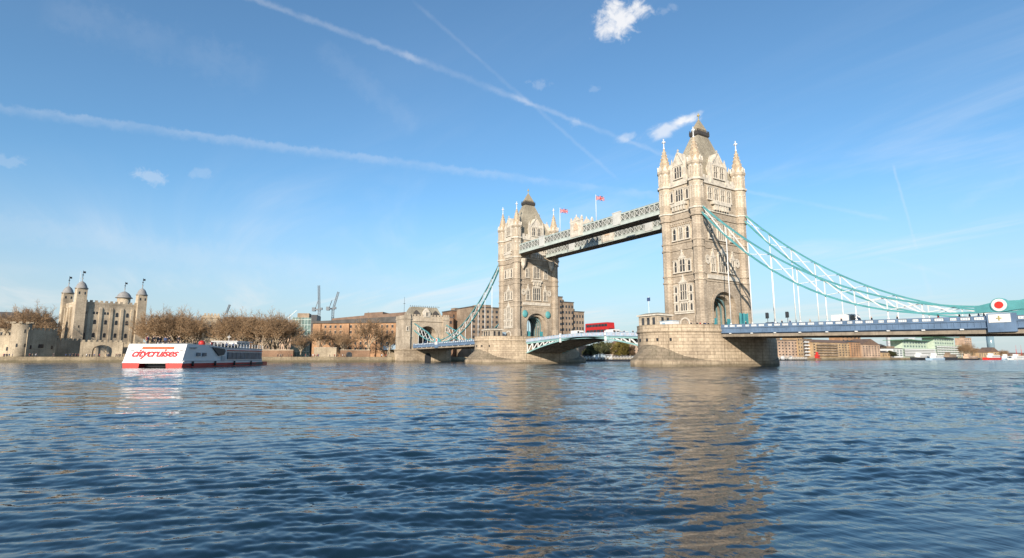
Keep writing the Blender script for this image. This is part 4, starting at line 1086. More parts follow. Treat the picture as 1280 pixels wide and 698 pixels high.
def stacked(name, lab, cat, line, px0, px1, pyt, mat, cols, rows, dep=16, roof=None, rp=None, fw=.36, fh=.45, wm=None, bal=None, group=None):
    G0, G1 = hit(px0, *line), hit(px1, *line); r, Wd = frame(name, lab, cat, G0, G1, group); h = height(G0, pyt)
    block(r, 0, Wd, 0, dep, h, mat); win_grid(r, Wd, 1.5, h - .6, cols, rows, fw, fh, 0, wm)
    if roof == 'flat':
        m = MB(); m.box(-.3, Wd + .3, -.3, dep + .3, h, h + .6); m.build('roof', rooflead, r)
        m = MB(); m.box(Wd * .3, Wd * .6, dep * .3, dep * .7, h + .6, h + 2.6); m.build('plant_room', concrete, r)
    elif roof == 'gable': gable_roof(r, 0, Wd, 0, dep, h, rp or 4, rooftile)
    elif roof == 'cross': gable_roof(r, 0, Wd, 0, dep, h, rp or 4, rooftile, False)
    elif roof == 'hip': hip_roof(r, 0, Wd, 0, dep, h, rp or 3, rooflead)
    if bal:
        for j in range(rows):
            m = MB(); z = 1.5 + (h - 2.1) / rows * (j + .1); m.box(Wd * bal[0], Wd * bal[1], -1.4, 0, z, z + .2); m.box(Wd * bal[0], Wd * bal[1], -1.4, -1.3, z + .2, z + 1.1); m.build('balcony', bal[2], r)
    return r, Wd, h
stacked('office_block', 'brown office block seen behind the stone gatehouse', 'office building', FWl(62), 507, 566, 397, brickbn, 9, 6, 14, 'flat')
for px0, px1, pyt, mt, rf, lab in ((184, 214, 403, brickbn, 'flat', 'brown city block glimpsed behind the trees right of the keep'), (215, 243, 406, concrete, 'hip', 'grey brown city block behind the trees left of the lone castle tower'), (274, 312, 401, brickbn, 'gable', 'brown city block behind the trees right of the lone castle tower'), (313, 345, 406, concrete, 'flat', 'grey brown city block behind the trees towards the glass block'), (346, 364, 410, brickpk, 'flat', 'pinkish low block behind the trees beside the glass block')):
    stacked('city_block', lab, 'city building', FWl(120), px0, px1, pyt, mt, 7, 5, 14, rf, 3, .4, .45, None, None, 'city buildings behind the trees')
for px0, px1, pyt, lab in ((246, 300, 432, 'low stone quay wall under the trees behind the bow of the boat'), (300, 366, 438, 'low stone quay wall below the glass block and trees'), (392, 420, 435, 'pale low quayside building left of the bare trees on the quay'), (425, 462, 438, 'pale low wall in the middle of the quay')):
    G0, G1 = hit(px0, *FWl(16)), hit(px1, *FWl(16)); r, Wd = frame('quay_wall', lab, 'quay wall', G0, G1); block(r, 0, Wd, 0, 3, height(G0, pyt), brickbn if px0 in (300, 425) else ragstone); m = MB(); m.box(-.1, Wd + .1, -.15, 3.1, height(G0, pyt), height(G0, pyt) + .3); m.build('coping', ashlar, r)
    m = MB(); m.yprism(arch(1.5, -.2, 1.4, 2.9), -.06, .3); me = m.mesh('doorway', glassdark)
    for u in (.3,) if px0 in (300, 425) else (): link('doorway', me, r, (Wd * u, 0, 0))
# between the gatehouse and the far tower
BL = ((-165, -60), (-165, 400)); BL2 = ((-185, -60), (-185, 400))
stacked('brown_building', 'reddish brown stepped building rising behind the gatehouse', 'building', BL2, 564, 588, 389, brickbn, 5, 6, 14, 'flat')
stacked('hotel', 'brown concrete hotel with rows of windows left of the far tower', 'hotel', BL, 589, 640, 384, concrete, 9, 9, 22, 'flat', None, .5, .5)
for px0, px1, pyt, cols, rows, lab in ((690, 704, 371, 3, 10, 'tall brown hotel slab hard against the far tower'), (703, 718, 378, 4, 9, 'middle step of the brown hotel right of the far tower'), (717, 731, 390, 4, 7, 'lowest step of the brown hotel right of the far tower')):
    stacked('hotel_wing', lab, 'hotel', BL, px0, px1, pyt, concrete, cols, rows, 18, 'flat', None, .5, .45)
stacked('pier_building', 'low dark glazed riverside building under the lifting road', 'building', ((-146, 0), (-146, 400)), 722, 742, 433, darkmetal, 4, 2, 8, 'flat')
stacked('terrace', 'tan riverside building behind the yellowish bush under the road leaf', 'building', ((-150, 0), (-150, 400)), 775, 800, 430, brickpk, 6, 3, 10, 'gable', 2)
# across the river, right of the near pier
L0 = FE(4)
stacked('warehouse', 'pinkish brick warehouse with white ground floor, nearest the near pier', 'warehouse', L0, 960, 998, 425, brickpk, 9, 5, 16, 'flat', None, .38, .45)
stacked('warehouse_end', 'narrow yellow brick block at the end of the pinkish warehouse', 'warehouse', FE(3), 998.5, 1004.5, 421.5, brickyl, 2, 5, 14, 'hip', 2)
stacked('balcony_flats', 'grey flats with white balconies between two brick warehouses', 'flats', FE(8), 1005, 1016, 424, concrete, 3, 5, 12, 'flat', None, .6, .6, None, (0, 1, white))
stacked('apartment_block', 'long tan brick apartment block with rows of balconies', 'apartments', L0, 1017, 1064, 428, brickyl, 12, 5, 16, 'gable', 3, .4, .45, None, (.08, .62, concrete))
stacked('apartment_block', 'orange brick end tower beside the long tan apartment block', 'apartments', FE(3), 1064.5, 1077, 428, brickor, 4, 6, 16, 'hip', 2)
stacked('warehouse', 'gabled orange and pink warehouse by the dark trees', 'warehouse', L0, 1079, 1101, 431, brickpk, 6, 5, 16, 'cross', 6)
stacked('tower_flats', 'brick tower with green balcony rising behind the tan apartments', 'apartments', FE(60), 1054, 1078, 419, brickor, 5, 7, 14, 'hip', 3)
stacked('wharf_house', 'low tan wharf house right of the gabled warehouse', 'house', L0, 1103, 1113, 441, brickyl, 3, 2, 10, 'hip', 2)
stacked('white_flats', 'square white framed flats at the left end of the green building', 'flats', L0, 1117, 1129, 436, white, 3, 4, 12, 'flat', None, .7, .6, greenglass)
stacked('town_block', 'tan block behind the dark trees between the gabled warehouse and the green apartments', 'building', FE(45), 1088, 1110, 433, brickyl, 7, 4, 12, 'hip', 3)
stacked('town_block', 'brown roofed terrace behind the low wharf house', 'building', FE(24), 1106, 1119, 438, brickpk, 5, 3, 10, 'gable', 3)
stacked('town_block', 'tan riverside block between the green apartments and the yellow wharf houses', 'building', FE(9), 1204, 1225, 440, brickyl, 8, 3, 12, 'gable', 3)
stacked('town_block', 'pinkish block behind the red hulled boat and yellow houses', 'building', FE(30), 1226, 1262, 443, brickpk, 9, 2, 12, 'hip', 3)
stacked('town_block', 'brown warehouse behind the red masted barge at the right edge', 'building', FE(20), 1262, 1290, 443.5, brickbn, 6, 2, 12, 'gable', 3)
greenpale = plain('pale_green_cladding', (.42, .50, .40), .6, .15, .3)
def green_building():
    L = FE(6)
    for px0, px1, pyt, pyr, cols, rows, lab in ((1129, 1170, 435, 424, 12, 5, 'left half of the pale green apartments under a curved green roof'), (1170, 1204, 431, 420.5, 10, 5, 'right half of the pale green apartments with taller stepped green roof')):
        r, Wd, h = stacked('green_apartments', lab, 'apartments', L, px0, px1, pyt, greenpale, cols, rows, 20, None, None, .6, .55, greenglass, (.03, .97, white))
        ht = height((r.location.x, r.location.y), pyr); G = plain('green_roof', (.10, .24, .15), .6, .2, .2)
        m = MB(); m.box(Wd * .2, Wd * .95, 6, 18, h, ht - .8); u = m.build('penthouse', greenpale, r); win_grid(r, Wd * .7, h + .3, ht - 1, 8, 2, .55, .5, Wd * .22, greenglass, None, 5.98)
        m = MB(); m.yprism([(Wd * .02, ht - 1.2), (Wd * .3, ht - .5), (Wd * .6, ht - 1.), (Wd * 1., ht - .2), (Wd * 1., ht + .4), (Wd * .6, ht - .3), (Wd * .3, ht + .2), (Wd * .02, ht - .6)], 1, 19); m.build('roof', G, r)
green_building()
stacked('scaffolded_tower', 'pale slender tower block behind the bare waterside trees', 'tower block', FE(70), 1208, 1217, 422.5, brickpk, 4, 9, 12, 'flat')
for px0, px1, pyt, rp, lab in ((1224, 1236, 441, 5, 'yellow gabled wharf house left of its twin'), (1237, 1250, 440, 6, 'taller yellow gabled wharf house with a dark attic window')):
    stacked('wharf_house', lab, 'house', FE(4), px0, px1, pyt, brickyl, 4, 2, 12, 'cross', rp, .35, .5)
stacked('shed', 'low pale shed at the right edge by the moored boats', 'shed', FE(4), 1258, 1300, 445.5, white, 6, 1, 10, 'flat')
def skyscraper(px0, px1, D, pyt, lab, mat, rnd=False):
    G0, G1 = at(px0, D), at(px1, D); r, Wd = frame('skyscraper', lab, 'skyscraper', G0, G1, 'hazy towers on the far skyline'); h = height(G0, pyt); m = MB()
    if rnd: m.lathe((Wd / 2, Wd / 2), [(Wd * .42, 0), (Wd * .52, h * .5), (Wd * .5, h)], 20)
    else: m.box(0, Wd, 0, Wd, 0, h)
    m.build('wall', mat, r)
    b = MB()
    for j in range(14):
        if not rnd: b.box(-.2, Wd + .2, -.3, .1, h * (j + .3) / 14, h * (j + .62) / 14)
    if not rnd: b.build('window_band', glassy('far_glass', (.22, .25, .28), .3, .4), r)
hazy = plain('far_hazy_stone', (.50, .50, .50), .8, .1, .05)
skyscraper(1240, 1247.5, 1500, 414, 'round glass tower far behind the yellow wharf houses', glassy('far_blue_glass', (.16, .24, .28), .2, .5, .2, .02), True)
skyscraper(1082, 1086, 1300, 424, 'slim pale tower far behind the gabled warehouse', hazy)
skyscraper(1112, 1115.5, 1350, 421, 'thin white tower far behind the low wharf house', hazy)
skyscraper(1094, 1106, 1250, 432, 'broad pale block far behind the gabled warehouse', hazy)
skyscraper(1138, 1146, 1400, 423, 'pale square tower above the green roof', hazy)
skyscraper(1217, 1224, 1400, 438, 'dark stubby tower far behind the bare waterside trees', glassdark)
# leafy and bare trees beyond the bridge
def leafy_mesh(seed, col, name):
    rnd = random.Random(seed); m = MB(); cl = [(Vector((rnd.uniform(-3.2, 3.2), rnd.uniform(-3.2, 3.2), rnd.uniform(2.4, 8.4))), rnd.uniform(1., 2.)) for _ in range(22)]
    for c, r in cl:
        for _ in range(150):
            v = Vector((rnd.gauss(0, 1), rnd.gauss(0, 1), rnd.gauss(0, 1))).normalized() * r * rnd.uniform(.5, 1.05); p = c + v
            a = Vector((rnd.uniform(-1, 1), rnd.uniform(-1, 1), rnd.uniform(-1, 1))).normalized() * .26; b = a.orthogonal().normalized() * .2
            m.add([p - a, p + b, p + a, p - b], [(0, 1, 2, 3)])
    t = MB(); t.tube((0, 0, -.3), (0, 0, 4), .32, .2, 7)
    for i in range(6): a = i * 1.05; t.tube((0, 0, 2.4 + .2 * i), (2.2 * math.cos(a), 2.2 * math.sin(a), 5 + .3 * i), .15, .05, 5)
    return t.mesh('trunk', bark, uv=False), m.mesh('crown', plain(name, col, .8, .35, .6), uv=False, fix=False)
LEAF = [leafy_mesh(11, (.16, .13, .03), 'yellow_green_leaves'), leafy_mesh(12, (.06, .065, .025), 'dark_green_leaves'), leafy_mesh(13, (.16, .105, .06), 'brown_leaves')]
def leafy(px, line, pyt, k, lab, group=None, wide=1.):
    G = hit(px, *line); H = z_at(*G, pyt) - GZ; s = H / 9.8
    t = thing('leafy_tree', lab, 'tree', (*G, GZ), random.uniform(0, 6), group); t.scale = (s * wide, s * wide, s); link('trunk', LEAF[k][0], t); link('crown', LEAF[k][1], t)
LQ = ((-141, 0), (-141, 400))
leafy(777, LQ, 426, 0, 'yellowish green bushy tree under the lifting road', None, 1.3)
leafy(766, LQ, 428, 0, 'yellow tinged tree left of the yellowish bushy one', None, 1.2)
leafy(750, LQ, 424, 1, 'dark green tree under the middle of the lifting road', None, 1.4)
leafy(741, LQ, 427, 1, 'dark tree beside the hotel foot under the lifting road', None, 1.2)
leafy(788, LQ, 432, 2, 'brownish bush beside the near pier', None, 1.3)
leafy(758, LQ, 435, 2, 'low brown bush between the green and yellow trees', None, 1.3)
leafy(1114, FE(3), 437, 1, 'rounded dark tree left of the white framed flats', None, 1.5)
leafy(1108, FE(30), 432, 2, 'brown tree behind the low wharf house', None, 1.5)
for px, k in ((1206, 0), (1210, 1), (1214, 2), (1219, 3), (1202, 2), (1253, 1), (1257, 3)):
    G = hit(px, *FE(3)); tree(px, (np.array([*G, 2]) - CAM) @ FWD, 427 + (px % 5) * 1.5 if px < 1230 else 437, k, 'slender bare waterside tree beyond the suspended span', 'bare trees on the far right bank')

# ------------------------------------------------------------------ people
def person_mesh(seed, coat, trousers, pose='stand'):
    rnd = random.Random(seed)
    V = [(0, 0, .92), (0, 0, 1.15), (0, 0, 1.38), (0, .01, 1.5), (0, .02, 1.6), (0, .02, 1.72)]
    Rr = [.15, .14, .17, .06, .10, .09]
    E_ = [(0, 1), (1, 2), (2, 3), (3, 4), (4, 5)]
    st = .16 if pose == 'walk' else .03
    for s in (-1, 1):
        b = len(V)
        if pose == 'sit': V += [(s * .1, -.05, .90), (s * .11, -.45, .92), (s * .11, -.48, .50), (s * .11, -.60, .45)]
        else: V += [(s * .1, 0, .85), (s * .1, s * st * .6 - .02, .48), (s * .1, s * st, .08), (s * .11, s * st - .14, .04)]
        Rr += [.10, .075, .05, .05]; E_ += [(0, b), (b, b + 1), (b + 1, b + 2), (b + 2, b + 3)]
        b = len(V); V += [(s * .2, 0, 1.4), (s * .25, -.02, 1.14), (s * .22, -.14, .94), (s * .21, -.2, .88)]; Rr += [.065, .052, .042, .04]
        E_ += [(2, b), (b, b + 1), (b + 1, b + 2), (b + 2, b + 3)]
    me = bpy.data.meshes.new('person'); me.from_pydata(V, E_, []); o = bpy.data.objects.new('person', me); COL.objects.link(o)
    md = o.modifiers.new('skin', 'SKIN')
    sv = me.skin_vertices[0].data
    for i, r in enumerate(Rr): sv[i].radius = (r * 1.25 if i in (0, 1, 2) else r, r)
    sv[0].use_root = True
    o.modifiers.new('sub', 'SUBSURF').levels = 1
    dg = bpy.context.evaluated_depsgraph_get(); out = bpy.data.meshes.new_from_object(o.evaluated_get(dg)); bpy.data.objects.remove(o)
    out.materials.clear()
    skin = MAT.get('skin') or plain('skin', (.50, .32, .23), .6, .05); hair = MAT.get('dark_hair') or plain('dark_hair', (.04, .03, .02), .8)
    for m in (coat, trousers, skin, hair): out.materials.append(m)
    for p in out.polygons:
        z = p.center.z; p.use_smooth = True
        p.material_index = (3 if z > 1.68 or (z > 1.56 and p.center.y > .05) else 2) if z > 1.49 else (0 if z > .88 or (pose == 'sit' and z > 1.02) else 1)
        if abs(p.center.x) > .17 and z < .93 and pose != 'sit': p.material_index = 2
    out.name = 'person'; return out
coats = [plain('dark_coat', (.02, .022, .03), .8), plain('blue_coat', (.04, .07, .16), .8), plain('red_coat', (.30, .04, .035), .8), plain('beige_coat', (.36, .29, .2), .8), plain('white_coat', (.6, .59, .57), .8)]
jeans = plain('dark_trousers', (.025, .028, .04), .85)
PEOPLE = {(c, p): person_mesh(c, coats[c], jeans, p) for c in range(5) for p in ('stand', 'walk')}
SITTERS = [person_mesh(20 + c, coats[c], jeans, 'sit') for c in range(5)]
COATN = ['dark', 'blue', 'red', 'beige', 'white']
def person(x, y, z, c, pose, lab, group=None, rz=None):
    me = SITTERS[c] if pose == 'sit' else PEOPLE[(c, pose)]
    o = link('person', me, None, (x, y, z), random.uniform(0, 6.28) if rz is None else rz); tag(o, lab, 'person', group); return o
# walkers on the castle wharf and quay: a few pixels each
rw = random.Random(3)
for i in range(64):
    px = rw.uniform(2, 150) if i < 38 else rw.uniform(345, 498)
    G = hit(px, *FWl(rw.uniform(3, 9))); c = rw.choice((0, 0, 0, 1, 2, 3, 4))
    where = 'castle wharf left of the boat' if i < 38 else 'quay below the brick building'
    person(G[0], G[1], GZ, c, rw.choice(('stand', 'walk')), f'tiny person in a {COATN[c]} coat on the {where}', f'people on the {where}')
# onlookers on the near pier, by the parapet
for i, (a, c) in enumerate(((.100, 0), (.118, 1), (.128, 0), (.150, 2), (.168, 0), (.205, 0), (.225, 3))):
    t = math.pi * a; x, y = 41.15 + 9.6 * math.cos(t), -(7.4 + 15 * math.sin(t)); person(x, y, 8.34, c, 'stand', f'person in a {COATN[c]} coat among the onlookers at the near pier parapet', 'onlookers on the near pier', YAW + .6)
for i, (x, c) in enumerate(((57.5, 0), (66.2, 0), (68, 1), (84, 0), (88.3, 0), (97.6, 0), (99.0, 0), (100.2, 1), (100.9, 0), (94.6, 2), (78.5, 0), (72.3, 3))):
    person(x, -8.2, zt_s(x) - 1.05, c, 'walk', f'person in a {COATN[c]} coat walking behind the panelled blue parapet', 'walkers on the near side span', math.pi / 2)
for i, (x, c) in enumerate(((13.5, 0), (17.5, 1), (-16, 0), (-22, 0), (21, 0))):
    person(x, -7.2, 9.42 - 1.12 * (abs(x) / 31) ** 1.7 - 1.1, c, 'walk', f'person in a {COATN[c]} coat crossing the lifting road', 'walkers on the lifting road', math.pi / 2)

# ------------------------------------------------------------------ vehicles on the bridge
def road_z(x):
    return 9.42 - 1.12 * (abs(x) / 31) ** 1.7 - 1.1
tyre = plain('tyre', (.015, .015, .016), .8); carglass = glassy('car_glass', (.02, .024, .03), .05)
def wheels(root, xs, hy, r=.38, w=.24):
    for x in xs:
        for s in (-1, 1):
            m = MB(); n = 18; m.loft([[(x + r * math.cos(2 * math.pi * i / n), yy, r + r * math.sin(2 * math.pi * i / n)) for i in range(n)] for yy in sorted((s * hy, s * (hy - w)))]); wo = m.build('wheel', tyre, root)
            m = MB(); m.loft([[(x + r * .55 * math.cos(2 * math.pi * i / n), yy, r + r * .55 * math.sin(2 * math.pi * i / n)) for i in range(n)] for yy in sorted((s * (hy + .02), s * (hy - .05)))]); m.build('rim', plain('wheel_rim', (.4, .4, .42), .4) if 'wheel_rim' not in MAT else MAT['wheel_rim'], wo)
def bus(x, y, lab):
    tilt = 0
    b = thing('double_decker_bus', lab, 'bus', (x, y, road_z(x)), 0)
    m = MB(); L, hw, H = 5.4, 1.26, 4.2
    m.yprism([(-L, .35), (L, .35), (L, 2.6), (L - .15, 4.1), (L - .5, H), (-L + .4, H), (-L + .1, 4.1), (-L, 2.2)], -hw, hw); m.build('body', busred, b)
    for s in (-1, 1):
        for z0, z1, nm in ((1.25, 2.05, 6), (2.95, 3.75, 7)):
            for i in range(nm):
                w = (2 * L - 1.0) / nm; g = MB(); g.box(-L + .5 + i * w + .06, -L + .5 + (i + 1) * w - .06, *sorted((s * (hw + .015), s * (hw - .1))), z0, z1); g.build('window', carglass, b)
    g = MB(); g.box(L - .05, L + .02, -1.1, 1.1, 1.1, 2.3); g.build('windscreen', carglass, b)
    g = MB(); g.box(-L - .02, -L + .05, -1., 1., 2.9, 3.8); g.build('rear_window', carglass, b)
    wheels(b, (-3.2, 3.4), hw + .01, .48, .3)
    return b
bus(3.4, -3.9, 'red double decker bus crossing the middle of the bridge')
def van(x, y, lab, L=2.5, H=2.1, paint=None, z=None, rz=0., car=False):
    v = thing('car' if car else 'van', lab, 'car' if car else 'van', (x, y, road_z(x) if z is None else z), rz)
    hw = .92; m = MB(); p = paint or white
    if car: prof = [(-L, .3), (L, .3), (L, .75), (L - .9, .9), (L - 1.6, H), (-L + .9, H), (-L + .15, .95), (-L, .8)]
    else: prof = [(-L, .35), (L, .35), (L, .95), (L - .55, 1.15), (L - 1.1, H - .1), (L - 1.4, H), (-L + .1, H), (-L, H - .2)]
    m.yprism(prof, -hw, hw); m.build('body', p, v)
    for s in (-1, 1):
        g = MB(); y0, y1 = sorted((s * (hw + .012), s * (hw - .1)))
        if car: g.yprism([(-L + .75, .98), (L - 1.05, .98), (L - 1.65, H - .1), (-L + 1.05, H - .1)], y0, y1)
        else: g.yprism([(L - 1.9, 1.2), (L - .72, 1.2), (L - 1.15, H - .25), (L - 1.9, H - .25)], y0, y1)
        g.build('side_window', carglass, v)
        g = MB(); g.box(L - .05, L + .02, *sorted((s * .85, s * .55)), .55, .78); g.build('headlight', white, v)
        g = MB(); g.box(-L - .02, -L + .05, *sorted((s * .88, s * .72)), .6, 1.); g.build('tail_light', redp, v)
    g = MB()
    if car: g.add([(L - .93, -.75, .94), (L - .93, .75, .94), (L - 1.58, .68, H - .05), (L - 1.58, -.68, H - .05)], [(0, 1, 2, 3)])
    else: g.add([(L - .57, -.8, 1.2), (L - .57, .8, 1.2), (L - 1.08, .75, H - .15), (L - 1.08, -.75, H - .15)], [(0, 1, 2, 3)])
    g.build('windscreen', carglass, v); wheels(v, (-L + .8, L - .85), hw + .01, .33)
    return v
van(-6.5, -4.4, 'white van close behind the red bus', 2.7, 2.3)
van(11.6, -5.6, 'white van in front of the red bus', 2.6, 2.0)
van(15.6, -5.2, 'low white car between the red bus and the near pier', 2.1, 1.4, None, None, 0, True)
van(-12.5, -4.4, 'dark car on the far road leaf', 2.1, 1.45, coats[0], None, 0, True)
van(78, -4.6, 'white van on the near side span', 2.8, 2.5, None, zt_s(78) - 1.05)
van(62, -4.6, 'dark car passing on the near side span by the tower', 2.1, 1.45, coats[1], zt_s(62) - 1.05, 0, True)

# ------------------------------------------------------------------ street furniture on the bridge
def lamp(x, y, z, lab, h=4.2):
    l = thing('street_lamp', lab, 'street lamp', (x, y, z), 0, 'lamp standards on the bridge')
    m = MB(); m.lathe((0, 0), [(.28, 0), (.22, .5), (.1, .8), (.07, h), (.12, h + .1)], 8); m.build('post', darkmetal, l)
    m = MB(); m.lathe((0, 0), [(.14, h + .1), (.28, h + .6), (.3, h + .7), (.05, h + 1.0)], 6); m.build('lantern', plain('lamp_glass', (.3, .3, .28), .3) if 'lamp_glass' not in MAT else MAT['lamp_glass'], l)
for i, (x, y, z, lab) in enumerate(((-24, -7.9, road_z(24), 'lamp post on the far road leaf right of the hotel'), (-12, 7.9, road_z(12), 'lamp post behind the white van on the far road leaf'))): lamp(x, y, z, lab)
def signal(x, y, z, lab):
    l = thing('traffic_signal', lab, 'traffic light', (x, y, z), 0, 'traffic lights on the near side span')
    m = MB(); m.tube((0, 0, 0), (0, 0, 3.3), .06, .06, 8); m.build('post', darkmetal, l)
    m = MB(); m.box(-.22, .22, -.2, .2, 2.2, 3.3); m.box(-.34, .34, -.24, -.2, 2.1, 3.4); m.build('head', darkmetal, l)
    for k, nm in enumerate(('red_lens', 'amber_lens', 'green_lens')):
        m = MB(); m.box(-.1, .1, -.27, -.2, 3.0 - k * .33, 3.2 - k * .33); m.build('lens', glassdark, l)
signal(63.0, -8.3, zt_s(63) - 1.05, 'dark traffic light head above the parapet, nearer the tower')
signal(67.6, -8.3, zt_s(67.6) - 1.05, 'dark traffic light head above the parapet, farther from the tower')
def hut(x, y, z, w, d, h, lab, rz=0.):
    k = thing('watch_hut', lab, 'hut', (x, y, z), rz)
    m = MB(); m.box(-w, w, -d, d, 0, h); m.build('wall', ashlar, k)
    m = MB(); m.box(-w - .35, w + .35, -d - .35, d + .35, h, h + .35); m.build('cornice', trim, k)
    m = MB(); m.loft([[(-w - .2, -d - .2, h + .35), (w + .2, -d - .2, h + .35), (w + .2, d + .2, h + .35), (-w - .2, d + .2, h + .35)], [(-w * .6, -d * .5, h + .8), (w * .6, -d * .5, h + .8), (w * .6, d * .5, h + .8), (-w * .6, d * .5, h + .8)]]); m.build('roof', slate, k)
    for u in (-.55, 0, .55):
        m = MB(); m.box(u * w - .42, u * w + .42, -d - .05, -d + .1, .9, h - .4); m.build('window', winglass, k)
    for u in (-.4, .4):
        m = MB(); m.box(w - .1, w + .05, u * d - .4, u * d + .4, .9, h - .4); m.build('window', winglass, k)
    m = MB(); m.box(-w - .05, -w + .1, -.5, .5, 0, 2.2); m.build('door', tealdk, k)
hut(38.6, -17.2, 8.34, 3.2, 2.4, 3.5, 'small stone watch hut on the upstream end of the near pier')
hut(-40.0, -17.0, 8.34, 3.0, 2.4, 3.3, 'pale watch hut on the far pier beside the tower foot')
def mast(x, y, z, h, lab):
    k = thing('signal_mast', lab, 'mast', (x, y, z), 0); m = MB(); m.tube((0, 0, 0), (0, 0, h), .07, .05, 6); m.build('pole', white, k)
    m = MB(); m.box(-.5, .5, -.05, .05, h - 1.2, h - .3); m.build('pennant', coats[1], k)
mast(34.6, -15, 8.34, 9, 'thin mast with dark pennant beside the near pier hut')
def crate(x, y, z, w, d, h, mat, lab, rz=0.):
    k = thing('site_cabin', lab, 'cabin', (x, y, z), rz); m = MB(); m.box(-w, w, -d, d, .15, h); m.build('wall', mat, k)
    m = MB(); m.box(-w - .1, w + .1, -d - .1, d + .1, h, h + .12); m.build('roof', bluepale, k)
    m = MB(); m.box(-w * .6, -w * .1, -d - .03, -d + .1, .2, h * .85); m.build('door', bluepale, k)
    for s in (-1, 1): m = MB(); m.box(s * w * .8 - .15, s * w * .8 + .15, -d * .8, d * .8, 0, .15); m.build('skid', darkmetal, k)
crate(44.3, -18.6, 8.34, 1.9, 1.2, 1.9, white, 'white cabin behind the near pier parapet right of the hut')
crate(-43.5, -11.8, 8.34, 2.2, 1.5, 2.8, bluepale, 'pale blue cabin on the far pier left of the tower')
def hoarding(x, y0, y1, lab):
    k = thing('hoarding', lab, 'hoarding', (x, y0, 8.34), math.pi / 2); m = MB(); m.box(0, y1 - y0, -.06, .06, 0, 4.6); m.build('board', tealdk, k)
    for u in (0, .5, 1): m = MB(); m.box((y1 - y0) * u - .09, (y1 - y0) * u + .09, -.14, .14, 0, 4.75); m.build('post', teal, k)
hoarding(47.6, 4.2, 7.4, 'teal board hoarding at the foot of the near tower beside its arch')
def pier_rail(x0, x1, y, lab):
    k = thing('railing', lab, 'railing', (x0, y, 8.34)); m = MB(); n = int((x1 - x0) / .5); L = x1 - x0
    for i in range(n + 1): m.box(i * L / n - .03, i * L / n + .03, -.03, .03, 0, 1.8)
    m.box(0, L, -.04, .04, 1.75, 1.85); m.box(0, L, -.04, .04, 1.2, 1.28); m.build('bars', teal, k)
pier_rail(-50.5, -44.5, -15.4, 'teal railing along the left side of the far pier')

